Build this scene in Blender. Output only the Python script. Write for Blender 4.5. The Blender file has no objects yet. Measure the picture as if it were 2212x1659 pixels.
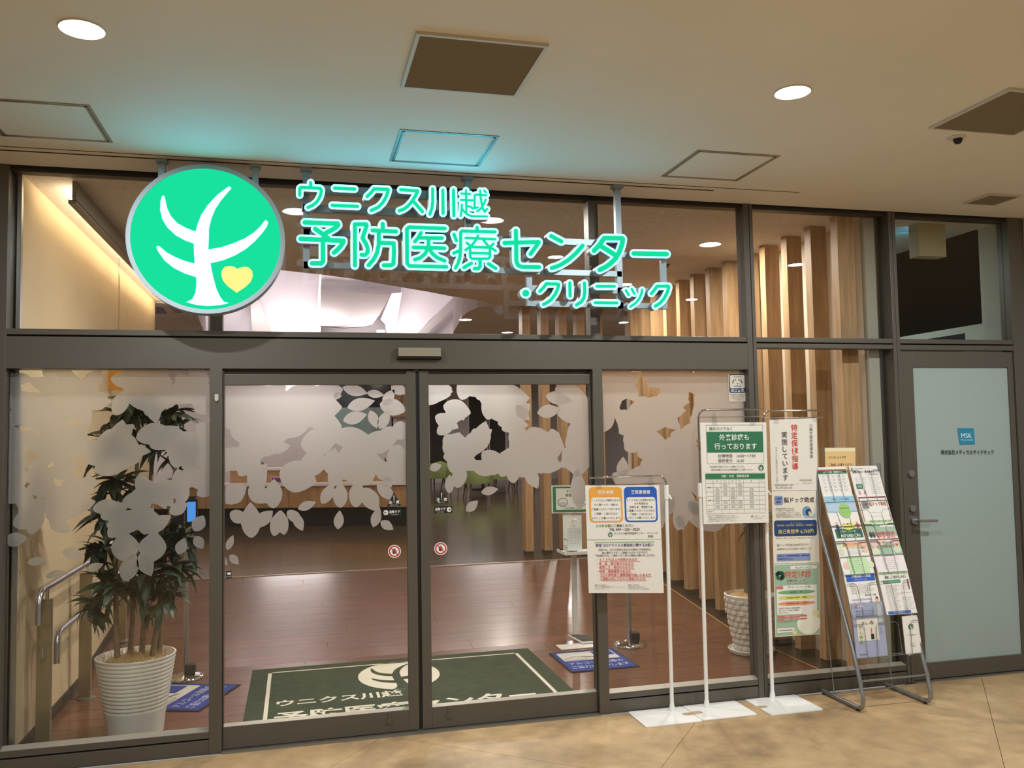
import bpy, bmesh, math, random
import numpy as np
from mathutils import Vector, Matrix
from mathutils.geometry import tessellate_polygon
random.seed(7)
S = bpy.context.scene
COL = S.collection
PI = math.pi

# ------------------------------------------------------------------ camera
FPX, YAW, PIT, ROL = 1858.62, 0.246249, 0.0578036, -0.0172503
_w = Vector((math.sin(YAW)*math.cos(PIT), math.cos(YAW)*math.cos(PIT), math.sin(PIT)))
_r0 = Vector((math.cos(YAW), -math.sin(YAW), 0)); _u0 = _r0.cross(_w)
_r = math.cos(ROL)*_r0 + math.sin(ROL)*_u0; _u = -math.sin(ROL)*_r0 + math.cos(ROL)*_u0
CAM = Vector((0, -4.86, 1.65))
cd = bpy.data.cameras.new('camera'); cam = bpy.data.objects.new('camera', cd); COL.objects.link(cam)
cam.matrix_world = Matrix(((_r.x, _u.x, -_w.x, CAM.x), (_r.y, _u.y, -_w.y, CAM.y), (_r.z, _u.z, -_w.z, CAM.z), (0, 0, 0, 1)))
cd.sensor_width = 36; cd.lens = FPX/2212*36; cd.clip_start = .05; cd.clip_end = 100
S.camera = cam

def _ray(x, y): return _w + _r*((x-1106)/FPX) - _u*((y-829.5)/FPX)
def F(x, y, Y=0.0):            # measured photo point -> world point on the plane y=Y
    d = _ray(x, y); return CAM + d*((Y-CAM.y)/d.y)
def G(x, y, Z=0.0):            # ... on the horizontal plane z=Z
    d = _ray(x, y); return CAM + d*((Z-CAM.z)/d.z)
def H(x, y, X=0.0):            # ... on the plane x=X
    d = _ray(x, y); return CAM + d*((X-CAM.x)/d.x)

# ------------------------------------------------------------------ world, exposure
wd = bpy.data.worlds.new('world'); S.world = wd; wd.use_nodes = True
bg = wd.node_tree.nodes['Background']; bg.inputs[0].default_value = (1.0, .98, .97, 1); bg.inputs[1].default_value = .28
S.view_settings.view_transform = 'Standard'; S.view_settings.look = 'None'
S.view_settings.exposure = 0.0; S.view_settings.gamma = 1.0; S.view_settings.use_curve_mapping = False
S.cycles.max_bounces = 9; S.cycles.transparent_max_bounces = 16; S.cycles.sample_clamp_indirect = 4.0
S.cycles.caustics_reflective = False; S.cycles.caustics_refractive = False

LIGHTS = []
def area(name, loc, sx, sy, power, col, rot=(0, 0, 0), shape='RECTANGLE', spread=PI):
    l = bpy.data.lights.new(name, 'AREA'); l.shape = shape; l.size = sx
    if shape == 'RECTANGLE': l.size_y = sy
    l.energy = power; l.color = col; l.spread = spread
    o = bpy.data.objects.new(name, l); o.location = loc; o.rotation_euler = rot; COL.objects.link(o); return o
WARM, NEUT, PINK = (1, .83, .62), (1, .93, .82), (1, .90, .88)
CEIL = 3.085
# recessed ceiling lights: the walkway outside, the lobby, the waiting hall beyond
OUT_LIGHTS = [(-.72, -1.67), (2.055, -1.675), (4.24, -1.65), (-.72, -3.62), (4.2, -3.61), (2.05, -5.56), (4.17, -5.56), (-.72, -5.56)]
LOBBY_LIGHTS = [(.0, .69), (1.275, .696), (3.1, 1.13), (3.1, 2.93), (2.05, 5.63), (2.9, 6.9), (4.5, 9.0)]
P_OUT, P_LOBBY, P_HALL = 38.0, 31.0, 34.0

# ------------------------------------------------------------------ materials
def lin(c):
    c /= 255.0
    return c/12.92 if c <= .04045 else ((c+.055)/1.055)**2.4
def rgb(r, g, b): return (lin(r), lin(g), lin(b), 1)
MATS = {}
def mat(name, col, rough=.6, metal=0.0, bump=0, bscale=200, var=0.0, vscale=6, emit=None, es=0, spec=.5, coat=0, stretch=None):
    if name in MATS: return MATS[name]
    m = bpy.data.materials.new(name); m.use_nodes = True; nt = m.node_tree; b = nt.nodes['Principled BSDF']
    c = rgb(*col) if max(col) > 1 else (*col, 1)
    b.inputs['Base Color'].default_value = c; b.inputs['Roughness'].default_value = rough; b.inputs['Metallic'].default_value = metal
    b.inputs['Specular IOR Level'].default_value = spec; b.inputs['Coat Weight'].default_value = coat
    m.diffuse_color = c
    if var or bump:
        tc = nt.nodes.new('ShaderNodeTexCoord'); src = tc.outputs['Object']
        if stretch:
            mp = nt.nodes.new('ShaderNodeMapping'); mp.inputs['Scale'].default_value = stretch
            nt.links.new(src, mp.inputs['Vector']); src = mp.outputs['Vector']
    if var:
        n = nt.nodes.new('ShaderNodeTexNoise'); n.inputs['Scale'].default_value = vscale; n.inputs['Detail'].default_value = 5
        nt.links.new(src, n.inputs['Vector'])
        r = nt.nodes.new('ShaderNodeMapRange'); r.inputs[1].default_value = .3; r.inputs[2].default_value = .7
        r.inputs[3].default_value = 1-var; r.inputs[4].default_value = 1+var
        nt.links.new(n.outputs['Fac'], r.inputs[0])
        mx = nt.nodes.new('ShaderNodeVectorMath'); mx.operation = 'SCALE'; mx.inputs[0].default_value = c[:3]
        nt.links.new(r.outputs[0], mx.inputs['Scale']); nt.links.new(mx.outputs[0], b.inputs['Base Color'])
    if bump:
        n2 = nt.nodes.new('ShaderNodeTexNoise'); n2.inputs['Scale'].default_value = bscale; nt.links.new(src, n2.inputs['Vector'])
        bp = nt.nodes.new('ShaderNodeBump'); bp.inputs['Strength'].default_value = bump; bp.inputs['Distance'].default_value = .004
        nt.links.new(n2.outputs['Fac'], bp.inputs['Height']); nt.links.new(bp.outputs[0], b.inputs['Normal'])
    if emit:
        b.inputs['Emission Color'].default_value = (*emit, 1); b.inputs['Emission Strength'].default_value = es
    MATS[name] = m; return m
def glow(name, col, strength=1.0):
    if name in MATS: return MATS[name]
    m = bpy.data.materials.new(name); m.use_nodes = True; nt = m.node_tree; nt.nodes.clear()
    e = nt.nodes.new('ShaderNodeEmission'); e.inputs[0].default_value = (*col, 1); e.inputs[1].default_value = strength
    o = nt.nodes.new('ShaderNodeOutputMaterial'); nt.links.new(e.outputs[0], o.inputs[0]); MATS[name] = m; return m
def glass_mat(name, tint=(.96, .97, .96), boost=1.0):
    m = bpy.data.materials.new(name); m.use_nodes = True; nt = m.node_tree; nt.nodes.clear()
    t = nt.nodes.new('ShaderNodeBsdfTransparent'); t.inputs[0].default_value = (*tint, 1)
    g = nt.nodes.new('ShaderNodeBsdfGlossy'); g.inputs['Roughness'].default_value = 0.0
    lw = nt.nodes.new('ShaderNodeLayerWeight'); lw.inputs[0].default_value = .5
    p = nt.nodes.new('ShaderNodeMath'); p.operation = 'POWER'; p.inputs[1].default_value = 5
    a = nt.nodes.new('ShaderNodeMath'); a.operation = 'MULTIPLY_ADD'; a.inputs[1].default_value = .9; a.inputs[2].default_value = .042*boost
    mx = nt.nodes.new('ShaderNodeMixShader'); o = nt.nodes.new('ShaderNodeOutputMaterial')
    nt.links.new(lw.outputs['Facing'], p.inputs[0]); nt.links.new(p.outputs[0], a.inputs[0]); nt.links.new(a.outputs[0], mx.inputs[0])
    nt.links.new(t.outputs[0], mx.inputs[1]); nt.links.new(g.outputs[0], mx.inputs[2]); nt.links.new(mx.outputs[0], o.inputs[0]); return m
def frost_mat(name):
    m = bpy.data.materials.new(name); m.use_nodes = True; nt = m.node_tree; nt.nodes.clear()
    rf = nt.nodes.new('ShaderNodeBsdfRefraction'); rf.inputs['IOR'].default_value = 1.42; rf.inputs['Roughness'].default_value = .5; rf.inputs[0].default_value = (.93, .91, .90, 1)
    tr = nt.nodes.new('ShaderNodeBsdfTranslucent'); tr.inputs[0].default_value = (.93, .90, .88, 1)
    df = nt.nodes.new('ShaderNodeBsdfDiffuse'); df.inputs[0].default_value = (.72, .70, .69, 1)
    m1 = nt.nodes.new('ShaderNodeMixShader'); m1.inputs[0].default_value = .30
    m2 = nt.nodes.new('ShaderNodeMixShader'); m2.inputs[0].default_value = .20
    o = nt.nodes.new('ShaderNodeOutputMaterial')
    nt.links.new(rf.outputs[0], m1.inputs[1]); nt.links.new(tr.outputs[0], m1.inputs[2]); nt.links.new(m1.outputs[0], m2.inputs[1]); nt.links.new(df.outputs[0], m2.inputs[2])
    nt.links.new(m2.outputs[0], o.inputs[0]); return m

def wood_mat(name, c1, c2, rough, scale=(1, 1, 1), spec=.5, coat=0, seam=None):
    m = bpy.data.materials.new(name); m.use_nodes = True; nt = m.node_tree; b = nt.nodes['Principled BSDF']
    tc = nt.nodes.new('ShaderNodeTexCoord'); mp = nt.nodes.new('ShaderNodeMapping'); mp.inputs['Scale'].default_value = scale
    oi = nt.nodes.new('ShaderNodeObjectInfo')
    va = nt.nodes.new('ShaderNodeVectorMath'); va.operation = 'MULTIPLY_ADD'; va.inputs[1].default_value = (17, 9, 23)
    cb = nt.nodes.new('ShaderNodeCombineXYZ')
    for k in range(3): nt.links.new(oi.outputs['Random'], cb.inputs[k])
    nt.links.new(tc.outputs['Object'], mp.inputs[0]); nt.links.new(cb.outputs[0], va.inputs[0]); nt.links.new(mp.outputs[0], va.inputs[2])
    n = nt.nodes.new('ShaderNodeTexNoise'); n.inputs['Scale'].default_value = 4; n.inputs['Detail'].default_value = 8; n.inputs['Roughness'].default_value = .6
    nt.links.new(va.outputs[0], n.inputs['Vector'])
    cr = nt.nodes.new('ShaderNodeValToRGB'); cr.color_ramp.elements[0].position = .3; cr.color_ramp.elements[1].position = .72
    cr.color_ramp.elements[0].color = rgb(*c1); cr.color_ramp.elements[1].color = rgb(*c2)
    nt.links.new(n.outputs['Fac'], cr.inputs[0])
    hv = nt.nodes.new('ShaderNodeHueSaturation'); mr = nt.nodes.new('ShaderNodeMapRange'); mr.inputs[3].default_value = .9; mr.inputs[4].default_value = 1.1
    nt.links.new(oi.outputs['Random'], mr.inputs[0]); nt.links.new(mr.outputs[0], hv.inputs['Value']); nt.links.new(cr.outputs[0], hv.inputs['Color'])
    nt.links.new(hv.outputs[0], b.inputs['Base Color']); b.inputs['Roughness'].default_value = rough
    b.inputs['Specular IOR Level'].default_value = spec; b.inputs['Coat Weight'].default_value = coat; b.inputs['Coat Roughness'].default_value = .12
    bp = nt.nodes.new('ShaderNodeBump'); bp.inputs['Strength'].default_value = .08; nt.links.new(n.outputs['Fac'], bp.inputs['Height']); nt.links.new(bp.outputs[0], b.inputs['Normal'])
    return m

def stone_mat():
    m = bpy.data.materials.new('paved_stone'); m.use_nodes = True; nt = m.node_tree; b = nt.nodes['Principled BSDF']
    tc = nt.nodes.new('ShaderNodeTexCoord')
    n1 = nt.nodes.new('ShaderNodeTexNoise'); n1.inputs['Scale'].default_value = 1.6; n1.inputs['Detail'].default_value = 9; n1.inputs['Roughness'].default_value = .62; n1.inputs['Distortion'].default_value = .6
    n2 = nt.nodes.new('ShaderNodeTexNoise'); n2.inputs['Scale'].default_value = 9; n2.inputs['Detail'].default_value = 6
    nt.links.new(tc.outputs['Object'], n1.inputs['Vector']); nt.links.new(tc.outputs['Object'], n2.inputs['Vector'])
    cr = nt.nodes.new('ShaderNodeValToRGB'); e = cr.color_ramp.elements
    e[0].position = .30; e[0].color = rgb(140, 117, 88); e[1].position = .70; e[1].color = rgb(196, 166, 124)
    x = e.new(.5); x.color = rgb(178, 149, 110)
    nt.links.new(n1.outputs['Fac'], cr.inputs[0])
    mx = nt.nodes.new('ShaderNodeMixRGB'); mx.blend_type = 'OVERLAY'; mx.inputs[0].default_value = .35
    nt.links.new(cr.outputs[0], mx.inputs[1]); nt.links.new(n2.outputs['Fac'], mx.inputs[2]); nt.links.new(mx.outputs[0], b.inputs['Base Color'])
    b.inputs['Roughness'].default_value = .38; b.inputs['Specular IOR Level'].default_value = .35
    bp = nt.nodes.new('ShaderNodeBump'); bp.inputs['Strength'].default_value = .12; nt.links.new(n2.outputs['Fac'], bp.inputs['Height']); nt.links.new(bp.outputs[0], b.inputs['Normal'])
    return m

M_CEIL = mat('ceiling_paint', (228, 223, 214), .75, var=.03, vscale=1.2, bump=.05)
M_CEILIN = mat('inner_ceiling_board', (216, 204, 192), .85, var=.09, vscale=26, bump=.25, bscale=90)
M_STONE = stone_mat()
M_FRAME = mat('bronze_aluminium', (95, 90, 81), .42, .35, spec=.4)
M_FRAMED = mat('bronze_aluminium_dark', (70, 63, 53), .5, .3)
M_GAP = mat('shadow_gap', (16, 13, 10), .8)
M_SILVER = mat('brushed_steel', (176, 178, 180), .28, .9)
M_CHROME = mat('chrome', (205, 205, 205), .08, 1.0)
M_SIGNRIM = mat('sign_steel', (150, 165, 172), .4, .55)
M_CREAM = mat('cream_plaster', (216, 196, 158), .85, var=.04, vscale=3, bump=.15, bscale=120)
M_WHITEW = mat('white_wall', (226, 216, 212), .8, var=.02, vscale=2)
M_WHITE = mat('white_paint', (232, 230, 224), .4)
M_PAPER = mat('paper', (226, 222, 212), .7)
M_POST = wood_mat('oak_post', (158, 122, 84), (196, 160, 116), .55, (9, 9, .7))
M_PLANK = wood_mat('floor_plank', (92, 58, 42), (122, 80, 60), .28, (.8, 9, 9), .5, .25)
M_HALLF = wood_mat('hall_floor', (74, 58, 42), (98, 78, 56), .16, (.8, 6, 6), .5, .3)
M_COUNTER = wood_mat('counter_oak', (160, 118, 76), (192, 148, 102), .5, (3, 3, .6))
M_BASE = mat('dark_baseboard', (58, 46, 36), .6)
M_BLACK = mat('black', (18, 18, 20), .5)
M_GLASS = glass_mat('pane_glass')
M_FROST = frost_mat('frosted_film')
M_LENS = glow('lamp_lens', (1, .96, .88), 14)
M_GREENON = glow('sign_green', (.0097*1.0, .76, .34), 1.0)
M_EDGEON = glow('sign_edge', (.78, 6.0, 8.5), 1.0)
M_TREEON = glow('sign_white', (1.05, 8.0, 12.0), 1.0)
M_HEART = glow('sign_yellow', (1.0, .95, .28), 1.0)

# ------------------------------------------------------------------ mesh helpers
class MB:
    def __init__(s): s.v = []; s.f = []
    def add(s, vs, fs):
        n = len(s.v); s.v += [Vector(a) for a in vs]; s.f += [tuple(i+n for i in f) for f in fs]; return s
    def box(s, x0, x1, y0, y1, z0, z1):
        return s.add([(x0, y0, z0), (x1, y0, z0), (x1, y1, z0), (x0, y1, z0), (x0, y0, z1), (x1, y0, z1), (x1, y1, z1), (x0, y1, z1)],
                     [(0, 3, 2, 1), (4, 5, 6, 7), (0, 1, 5, 4), (1, 2, 6, 5), (2, 3, 7, 6), (3, 0, 4, 7)])
    def tube(s, pts, r, n=10, cap=True, r2=None):
        pts = [Vector(p) for p in pts]; m = len(pts); rings = []; up = None
        for i, p in enumerate(pts):
            t = (pts[min(i+1, m-1)]-pts[max(i-1, 0)]).normalized()
            if up is None: up = Vector((0, 0, 1)) if abs(t.z) < .9 else Vector((1, 0, 0))
            a = (up - t*up.dot(t)).normalized(); b = t.cross(a); up = a
            rr = r if r2 is None else r+(r2-r)*i/(m-1)
            rings.append([p+(a*math.cos(2*PI*k/n)+b*math.sin(2*PI*k/n))*rr for k in range(n)])
        vs = [q for R in rings for q in R]; fs = []
        for i in range(m-1):
            for k in range(n): fs.append((i*n+k, i*n+(k+1) % n, (i+1)*n+(k+1) % n, (i+1)*n+k))
        if cap: fs += [tuple(reversed(range(n))), tuple((m-1)*n+k for k in range(n))]
        return s.add(vs, fs)
    def lathe(s, prof, c, n=32, sx=1, sy=1):
        vs = []; fs = []
        for r, z in prof:
            for k in range(n): vs.append((c[0]+r*sx*math.cos(2*PI*k/n), c[1]+r*sy*math.sin(2*PI*k/n), c[2]+z))
        for i in range(len(prof)-1):
            for k in range(n): fs.append((i*n+k, i*n+(k+1) % n, (i+1)*n+(k+1) % n, (i+1)*n+k))
        if prof[0] == prof[-1]: return s.add(vs, fs)
        if prof[0][0] > 1e-6: fs.append(tuple(reversed(range(n))))
        if prof[-1][0] > 1e-6: fs.append(tuple((len(prof)-1)*n+k for k in range(n)))
        return s.add(vs, fs)
    def prism(s, poly, off):          # poly: coplanar 3D loop, extruded by off
        poly = [Vector(p) for p in poly]; n = len(poly); off = Vector(off)
        t = tessellate_polygon([poly])
        vs = poly+[p+off for p in poly]
        fs = [tuple(a) for a in t]+[tuple(reversed([i+n for i in a])) for a in t]+[(i, (i+1) % n, (i+1) % n+n, i+n) for i in range(n)]
        return s.add(vs, fs)
    def flat(s, poly, holes=()):
        loops = [[Vector(p) for p in poly]]+[[Vector(p) for p in h] for h in holes]
        return s.add([p for l in loops for p in l], [tuple(a) for a in tessellate_polygon(loops)])
    def quad(s, a, b, c, d): return s.add([a, b, c, d], [(0, 1, 2, 3)])
    def build(s, name, m, parent=None, smooth=False, bevel=0):
        org = parent.matrix_world.translation.copy() if parent else Vector((0, 0, 0))
        if parent and parent.get('_org') is not None: org = Vector(parent['_org'])
        me = bpy.data.meshes.new(name); me.from_pydata([tuple(v-org) for v in s.v], [], s.f); me.update()
        bm = bmesh.new(); bm.from_mesh(me); bmesh.ops.recalc_face_normals(bm, faces=bm.faces[:])
        if bevel:
            bmesh.ops.bevel(bm, geom=[e for e in bm.edges if e.is_manifold and e.calc_face_angle(0) > .6], offset=bevel, segments=2, affect='EDGES', profile=.6)
        bm.to_mesh(me); bm.free()
        me.materials.append(m)
        if smooth:
            for p in me.polygons: p.use_smooth = True
            try: me.set_sharp_from_angle(angle=.7)
            except Exception: pass
        o = bpy.data.objects.new(name, me); COL.objects.link(o)
        if parent: o.parent = parent; o['_org'] = tuple(org)
        return o
def tag(o, label, cat, group=None):
    o['label'] = label; o['category'] = cat
    if group: o['group'] = group
    return o
def thing(name, label, cat, loc, group=None):
    o = bpy.data.objects.new(name, None); COL.objects.link(o); o.location = loc; o.empty_display_size = .1
    o['_org'] = tuple(loc); return tag(o, label, cat, group)
def struct(name, mb, m, parent=None, **k):
    o = mb.build(name, m, parent, **k)
    if parent is None: o['kind'] = 'structure'
    return o
def sempty(name, loc):
    o = bpy.data.objects.new(name, None); COL.objects.link(o); o.location = loc; o['_org'] = tuple(loc); o['kind'] = 'structure'; return o
def inst(src, parent, M):              # a further piece sharing src's mesh; M in world coordinates
    o = src.copy(); COL.objects.link(o); o.parent = parent
    org = Vector(parent['_org']) if parent and parent.get('_org') is not None else Vector((0, 0, 0))
    o.matrix_local = Matrix.Translation(-org) @ M; return o

_TX = {}
def text2d(s, bold=0.0):
    k = (s, bold)
    if k in _TX: return _TX[k]
    c = bpy.data.curves.new('t', 'FONT'); c.body = s; c.resolution_u = 2; c.offset = bold
    o = bpy.data.objects.new('t', c); me = bpy.data.meshes.new_from_object(o)
    v = [(p.co.x, p.co.y) for p in me.vertices]; f = [tuple(p.vertices) for p in me.polygons]
    bpy.data.objects.remove(o); bpy.data.curves.remove(c); bpy.data.meshes.remove(me)
    xs = [p[0] for p in v] or [0]; ys = [p[1] for p in v] or [0]
    _TX[k] = (v, f, min(xs), max(xs), min(ys), max(ys)); return _TX[k]

class Print:                             # flat print laid on a quad sheet (tl, tr, br, bl), u right, v down, 0..1
    def __init__(s, tl, tr, br, bl):
        s.q = [Vector(a) for a in (tl, tr, br, bl)]; s.n = (s.q[3]-s.q[0]).cross(s.q[1]-s.q[0]).normalized()
        if s.n.dot(CAM-s.q[0]) < 0: s.n = -s.n
        s.w = ((s.q[1]-s.q[0]).length+(s.q[2]-s.q[3]).length)/2; s.h = ((s.q[3]-s.q[0]).length+(s.q[2]-s.q[1]).length)/2
        s.L = {}; s.lay = 0
    def at(s, u, v, lay=0):
        a = s.q[0].lerp(s.q[1], u); b = s.q[3].lerp(s.q[2], u); return a.lerp(b, v)+s.n*(.0012+.0005*lay)
    def mesh(s, vs, fs, col, lay):
        V, Fc = s.L.setdefault(col, ([], [])); n = len(V); V += [s.at(u, v, lay) for u, v in vs]; Fc += [tuple(i+n for i in f) for f in fs]
    def poly(s, pts, col, lay=1):
        t = tessellate_polygon([[Vector((a, b, 0)) for a, b in pts]]); s.mesh(pts, [tuple(x) for x in t], col, lay)
    def rect(s, u0, v0, u1, v1, col, lay=1): s.mesh([(u0, v0), (u1, v0), (u1, v1), (u0, v1)], [(0, 1, 2, 3)], col, lay)
    def rrect(s, u0, v0, u1, v1, r, col, lay=1):      # r as a share of the sheet's width
        ru, rv = r, r*s.w/s.h; p = []
        for cx, cy, a0 in ((u1-ru, v0+rv, -90), (u1-ru, v1-rv, 0), (u0+ru, v1-rv, 90), (u0+ru, v0+rv, 180)):
            for k in range(6): a = math.radians(a0+18*k); p.append((cx+ru*math.cos(a), cy+rv*math.sin(a)))
        s.poly(p, col, lay)
    def ell(s, u, v, a, b, col, lay=1, n=24): s.poly([(u+a*math.cos(2*PI*k/n), v+b*math.sin(2*PI*k/n)) for k in range(n)], col, lay)
    def line(s, u0, v0, u1, v1, t, col, lay=2):       # t: thickness, share of width
        du, dv = (u1-u0)*s.w, (v1-v0)*s.h; l = math.hypot(du, dv) or 1; nx, ny = -dv/l*t/2, du/l*t/2*s.w/s.h
        s.poly([(u0+nx, v0+ny), (u1+nx, v1+ny), (u1-nx, v1-ny), (u0-nx, v0-ny)], col, lay)
    def text(s, st, u, v, h, col, al='l', wmax=None, bold=0.0, lay=3, vert=False):   # v: middle of the line; h: character size as a share of the sheet's height
        if vert:
            for i, ch in enumerate(st):
                if ch in 'ー〜':
                    s.line(u, v+h*(i-.4), u, v+h*(i+.4), .10*h*s.h/s.w, col, lay)
                else: s.text(ch, u, v+h*1.04*i, h, col, 'c', None, bold, lay)
            return
        vv, ff, x0, x1, y0, y1 = text2d(st, bold)
        if not vv: return
        k = h*s.h; sx = k
        if wmax and (x1-x0)*k > wmax*s.w: sx = wmax*s.w/(x1-x0)
        ox = {'l': -x0, 'c': -(x0+x1)/2, 'r': -x1}[al]
        s.mesh([(u+(x+ox)*sx/s.w, v-(y-.36)*k/s.h) for x, y in vv], ff, col, lay)
    def fine(s, u0, u1, v, st, h, col=None, **k): s.text(st, u0, v, h, col or INK, 'l', u1-u0, **k)
    def finish(s, parent, name='printing', mats=None):
        org = Vector(parent['_org']) if parent.get('_org') is not None else Vector((0, 0, 0))
        for col, (V, Fc) in s.L.items():
            me = bpy.data.meshes.new(name); me.from_pydata([tuple(p-org) for p in V], [], Fc); me.update()
            me.materials.append(col if isinstance(col, bpy.types.Material) else ink(col))
            o = bpy.data.objects.new(name, me); COL.objects.link(o); o.parent = parent
def ink(c): return mat('ink_%d_%d_%d' % tuple(c), c, .65)
INK = (44, 42, 42); GREY = (120, 116, 110); WHT = (236, 234, 228); RED = (196, 60, 52); GRN = (40, 116, 76); NAVY = (30, 62, 128); BLUE = (30, 86, 178); ORG = (226, 160, 60); YEL = (232, 214, 70); PGR = (156, 184, 158)
TREE = [(615,1520),(680,1490),(715,1420),(725,1330),(725,1250),(600,1210),(480,1150),(380,1070),(310,970),(290,925),(305,910),(325,915),(400,980),(500,1035),(600,1075),(707,1103),(700,1000),(697,885),(600,850),(500,795),(410,710),(355,620),(332,520),(335,430),(350,375),(365,363),(382,378),(390,430),(410,510),(450,590),(520,665),(610,715),(715,755),(740,670),(780,570),(850,465),(950,360),(1060,275),(1085,265),(1105,285),(1060,335),(990,420),(930,510),(885,620),(862,720),(855,950),(1000,925),(1120,885),(1250,830),(1350,765),(1420,700),(1465,640),(1485,630),(1503,655),(1490,700),(1440,770),(1360,860),(1260,945),(1150,1010),(1020,1065),(878,1098),(890,1170),(910,1260),(940,1370),(980,1460),(1020,1515),(1075,1530),(1000,1550),(850,1563),(720,1550)]
HEART = [(1170,1160),(1130,1135),(1080,1128),(1030,1140),(1000,1180),(995,1230),(1015,1290),(1060,1345),(1163,1420),(1260,1355),(1315,1300),(1338,1240),(1330,1180),(1295,1145),(1245,1135),(1200,1145)]
def tree_logo(p, u, v, r, disc, tree, lay=2, hole=None):    # round emblem: a tree in a disc; r as a share of the width
    k = p.w/p.h
    p.ell(u, v, r, r*k, disc, lay)
    p.poly([(u+(x-835)/775*r, v+(y-835)/730*r*k) for x, y in TREE], tree, lay+1)
    if hole: p.poly([(u+(x-835)/775*r, v+(y-835)/730*r*k) for x, y in HEART], hole, lay+1)
# ================================================================== structure: the walkway outside
def clip(poly, a, b, c):              # keep a*x+b*y<=c
    out = []
    for i in range(len(poly)):
        p, q = poly[i], poly[(i+1) % len(poly)]; dp, dq = a*p[0]+b*p[1]-c, a*q[0]+b*q[1]-c
        if dp <= 0: out.append(p)
        if dp*dq < 0: t = dp/(dp-dq); out.append((p[0]+t*(q[0]-p[0]), p[1]+t*(q[1]-p[1])))
    return out
floor = struct('floor', MB().box(-7, 10, -8.5, .02, -.12, -.012), mat('joint_mortar', (138, 114, 84), .8))
ang = math.atan2(-.707, .865); d1 = Vector((math.cos(ang), math.sin(ang))); d2 = Vector((-d1.y, d1.x)); TS = 1.52; J = .0009
o0 = Vector((.466, .017))
for i in range(-8, 9):
    for j in range(-8, 7):
        c = o0 + d1*(i*TS) + d2*(j*TS)
        q = [tuple(c+d1*(a*TS)+d2*(b*TS)) for a, b in ((J, J), (1-J, J), (1-J, 1-J), (J, 1-J))]
        for h in ((0, 1, -.012), (0, -1, 6.5), (1, 0, 8.5), (-1, 0, 6)): q = clip(q, *h) if len(q) > 2 else q
        if len(q) < 3: continue
        MB().prism([(x, y, -.014) for x, y in q], (0, 0, .014)).build('paving_slab', M_STONE, floor)
ceil_o = struct('ceiling', MB().flat([(-7, -8.5, CEIL), (10, -8.5, CEIL), (10, .04, CEIL), (-7, .04, CEIL)]).add([(-7, -8.5, CEIL+.1), (10, -8.5, CEIL+.1), (10, .04, CEIL+.1), (-7, .04, CEIL+.1)], [(0, 1, 2, 3)]), M_CEIL)
struct('wall_back', MB().box(-7, 10, -8.6, -8.5, -.1, CEIL+.1), mat('far_wall', (150, 134, 112), .8))
# shutter slot in the ceiling: two narrow grooves, built as recessed dark channels
struct('trim_1', MB().box(-3.5, 2.97, -.292, -.286, CEIL-.0015, CEIL+.02), M_GAP)
struct('trim_2', MB().box(-3.5, 2.43, -.236, -.224, CEIL-.002, CEIL+.02), M_GAP)

# ================================================================== glazed front
def member(n, *b, m=M_FRAME): return struct('trim_%d' % n, MB().box(*b), m, bevel=.002)
member(3, -1.60, -1.433, .0, .10, 0, CEIL)                 # left jamb
struct('trim_4', MB().box(-7, -1.60, .0, .12, 0, CEIL), M_FRAME)
member(5, -.449, -.385, .0, .10, 0, 2.03); member(6, -.449, -.385, .012, .10, 2.232, CEIL-.03)
member(7, 1.719, 1.780, .0, .10, 0, 2.03); member(8, 1.719, 1.780, .012, .10, 2.232, CEIL-.03)
for n, (a, b) in ((9, (2.752, 2.789)), (10, (2.793, 2.816))): member(n, a, b, 0, .10, 0, CEIL-.003)
struct('trim_11', MB().box(2.786, 2.796, .012, .1, 0, CEIL-.003), M_GAP)
for n, (a, b) in ((12, (3.815, 3.842)), (13, (3.845, 3.868))): member(n, a, b, 0, .10, 0, CEIL-.003)
struct('trim_14', MB().box(3.84, 3.848, .012, .1, 0, CEIL-.003), M_GAP)
member(15, 4.772, 4.90, 0, .10, 0, CEIL-.003)
struct('trim_16', MB().box(4.90, 10, -.02, .12, 0, CEIL), mat('side_wall', (170, 152, 124), .8))
member(17, -1.433, 2.752, 0, .14, 2.027, 2.192)            # header over the sliding doors
def sillrail(n, a, b, z0, z1): return member(n, a, b, .004, .10, z0, z1)
sillrail(18, -1.433, 2.752, 2.202, 2.232); sillrail(19, 2.816, 3.815, 2.202, 2.232); sillrail(20, 3.868, 4.772, 2.202, 2.232)
sillrail(21, 2.816, 3.815, 2.165, 2.193); sillrail(22, 3.868, 4.772, 2.16, 2.193)
struct('trim_23', MB().box(-1.433, 4.772, .02, .09, 2.190, 2.205), M_GAP)
member(24, -1.433, 4.772, .03, .10, 3.058, CEIL-.002, m=M_FRAMED)
struct('trim_25', MB().box(-1.433, 4.772, .01, .05, CEIL-.008, CEIL), M_GAP)
n = 26
for a, b in ((-1.433, -.449), (1.780, 2.752), (2.816, 3.815)):
    member(n, a, b, .004, .10, .0, .0745); member(n+1, a, b, .004, .08, .083, .117); struct('trim_%d' % (n+2), MB().box(a, b, .02, .09, .07, .09), M_GAP)
    struct('trim_%d' % (n+3), MB().add([(a, .006, .117), (b, .006, .117), (b, .05, .131), (a, .05, .131), (a, .05, .10), (b, .05, .10)], [(0, 1, 2, 3), (0, 4, 5, 1), (3, 2, 5, 4)]), mat('glazing_bead', (168, 160, 146), .4, .3)); n += 4
struct('threshold_1' if False else 'trim_%d' % n, MB().box(-.385, 1.719, -.015, .10, -.01, .006), mat('threshold_steel', (140, 134, 122), .4, .6)); n += 1
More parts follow.
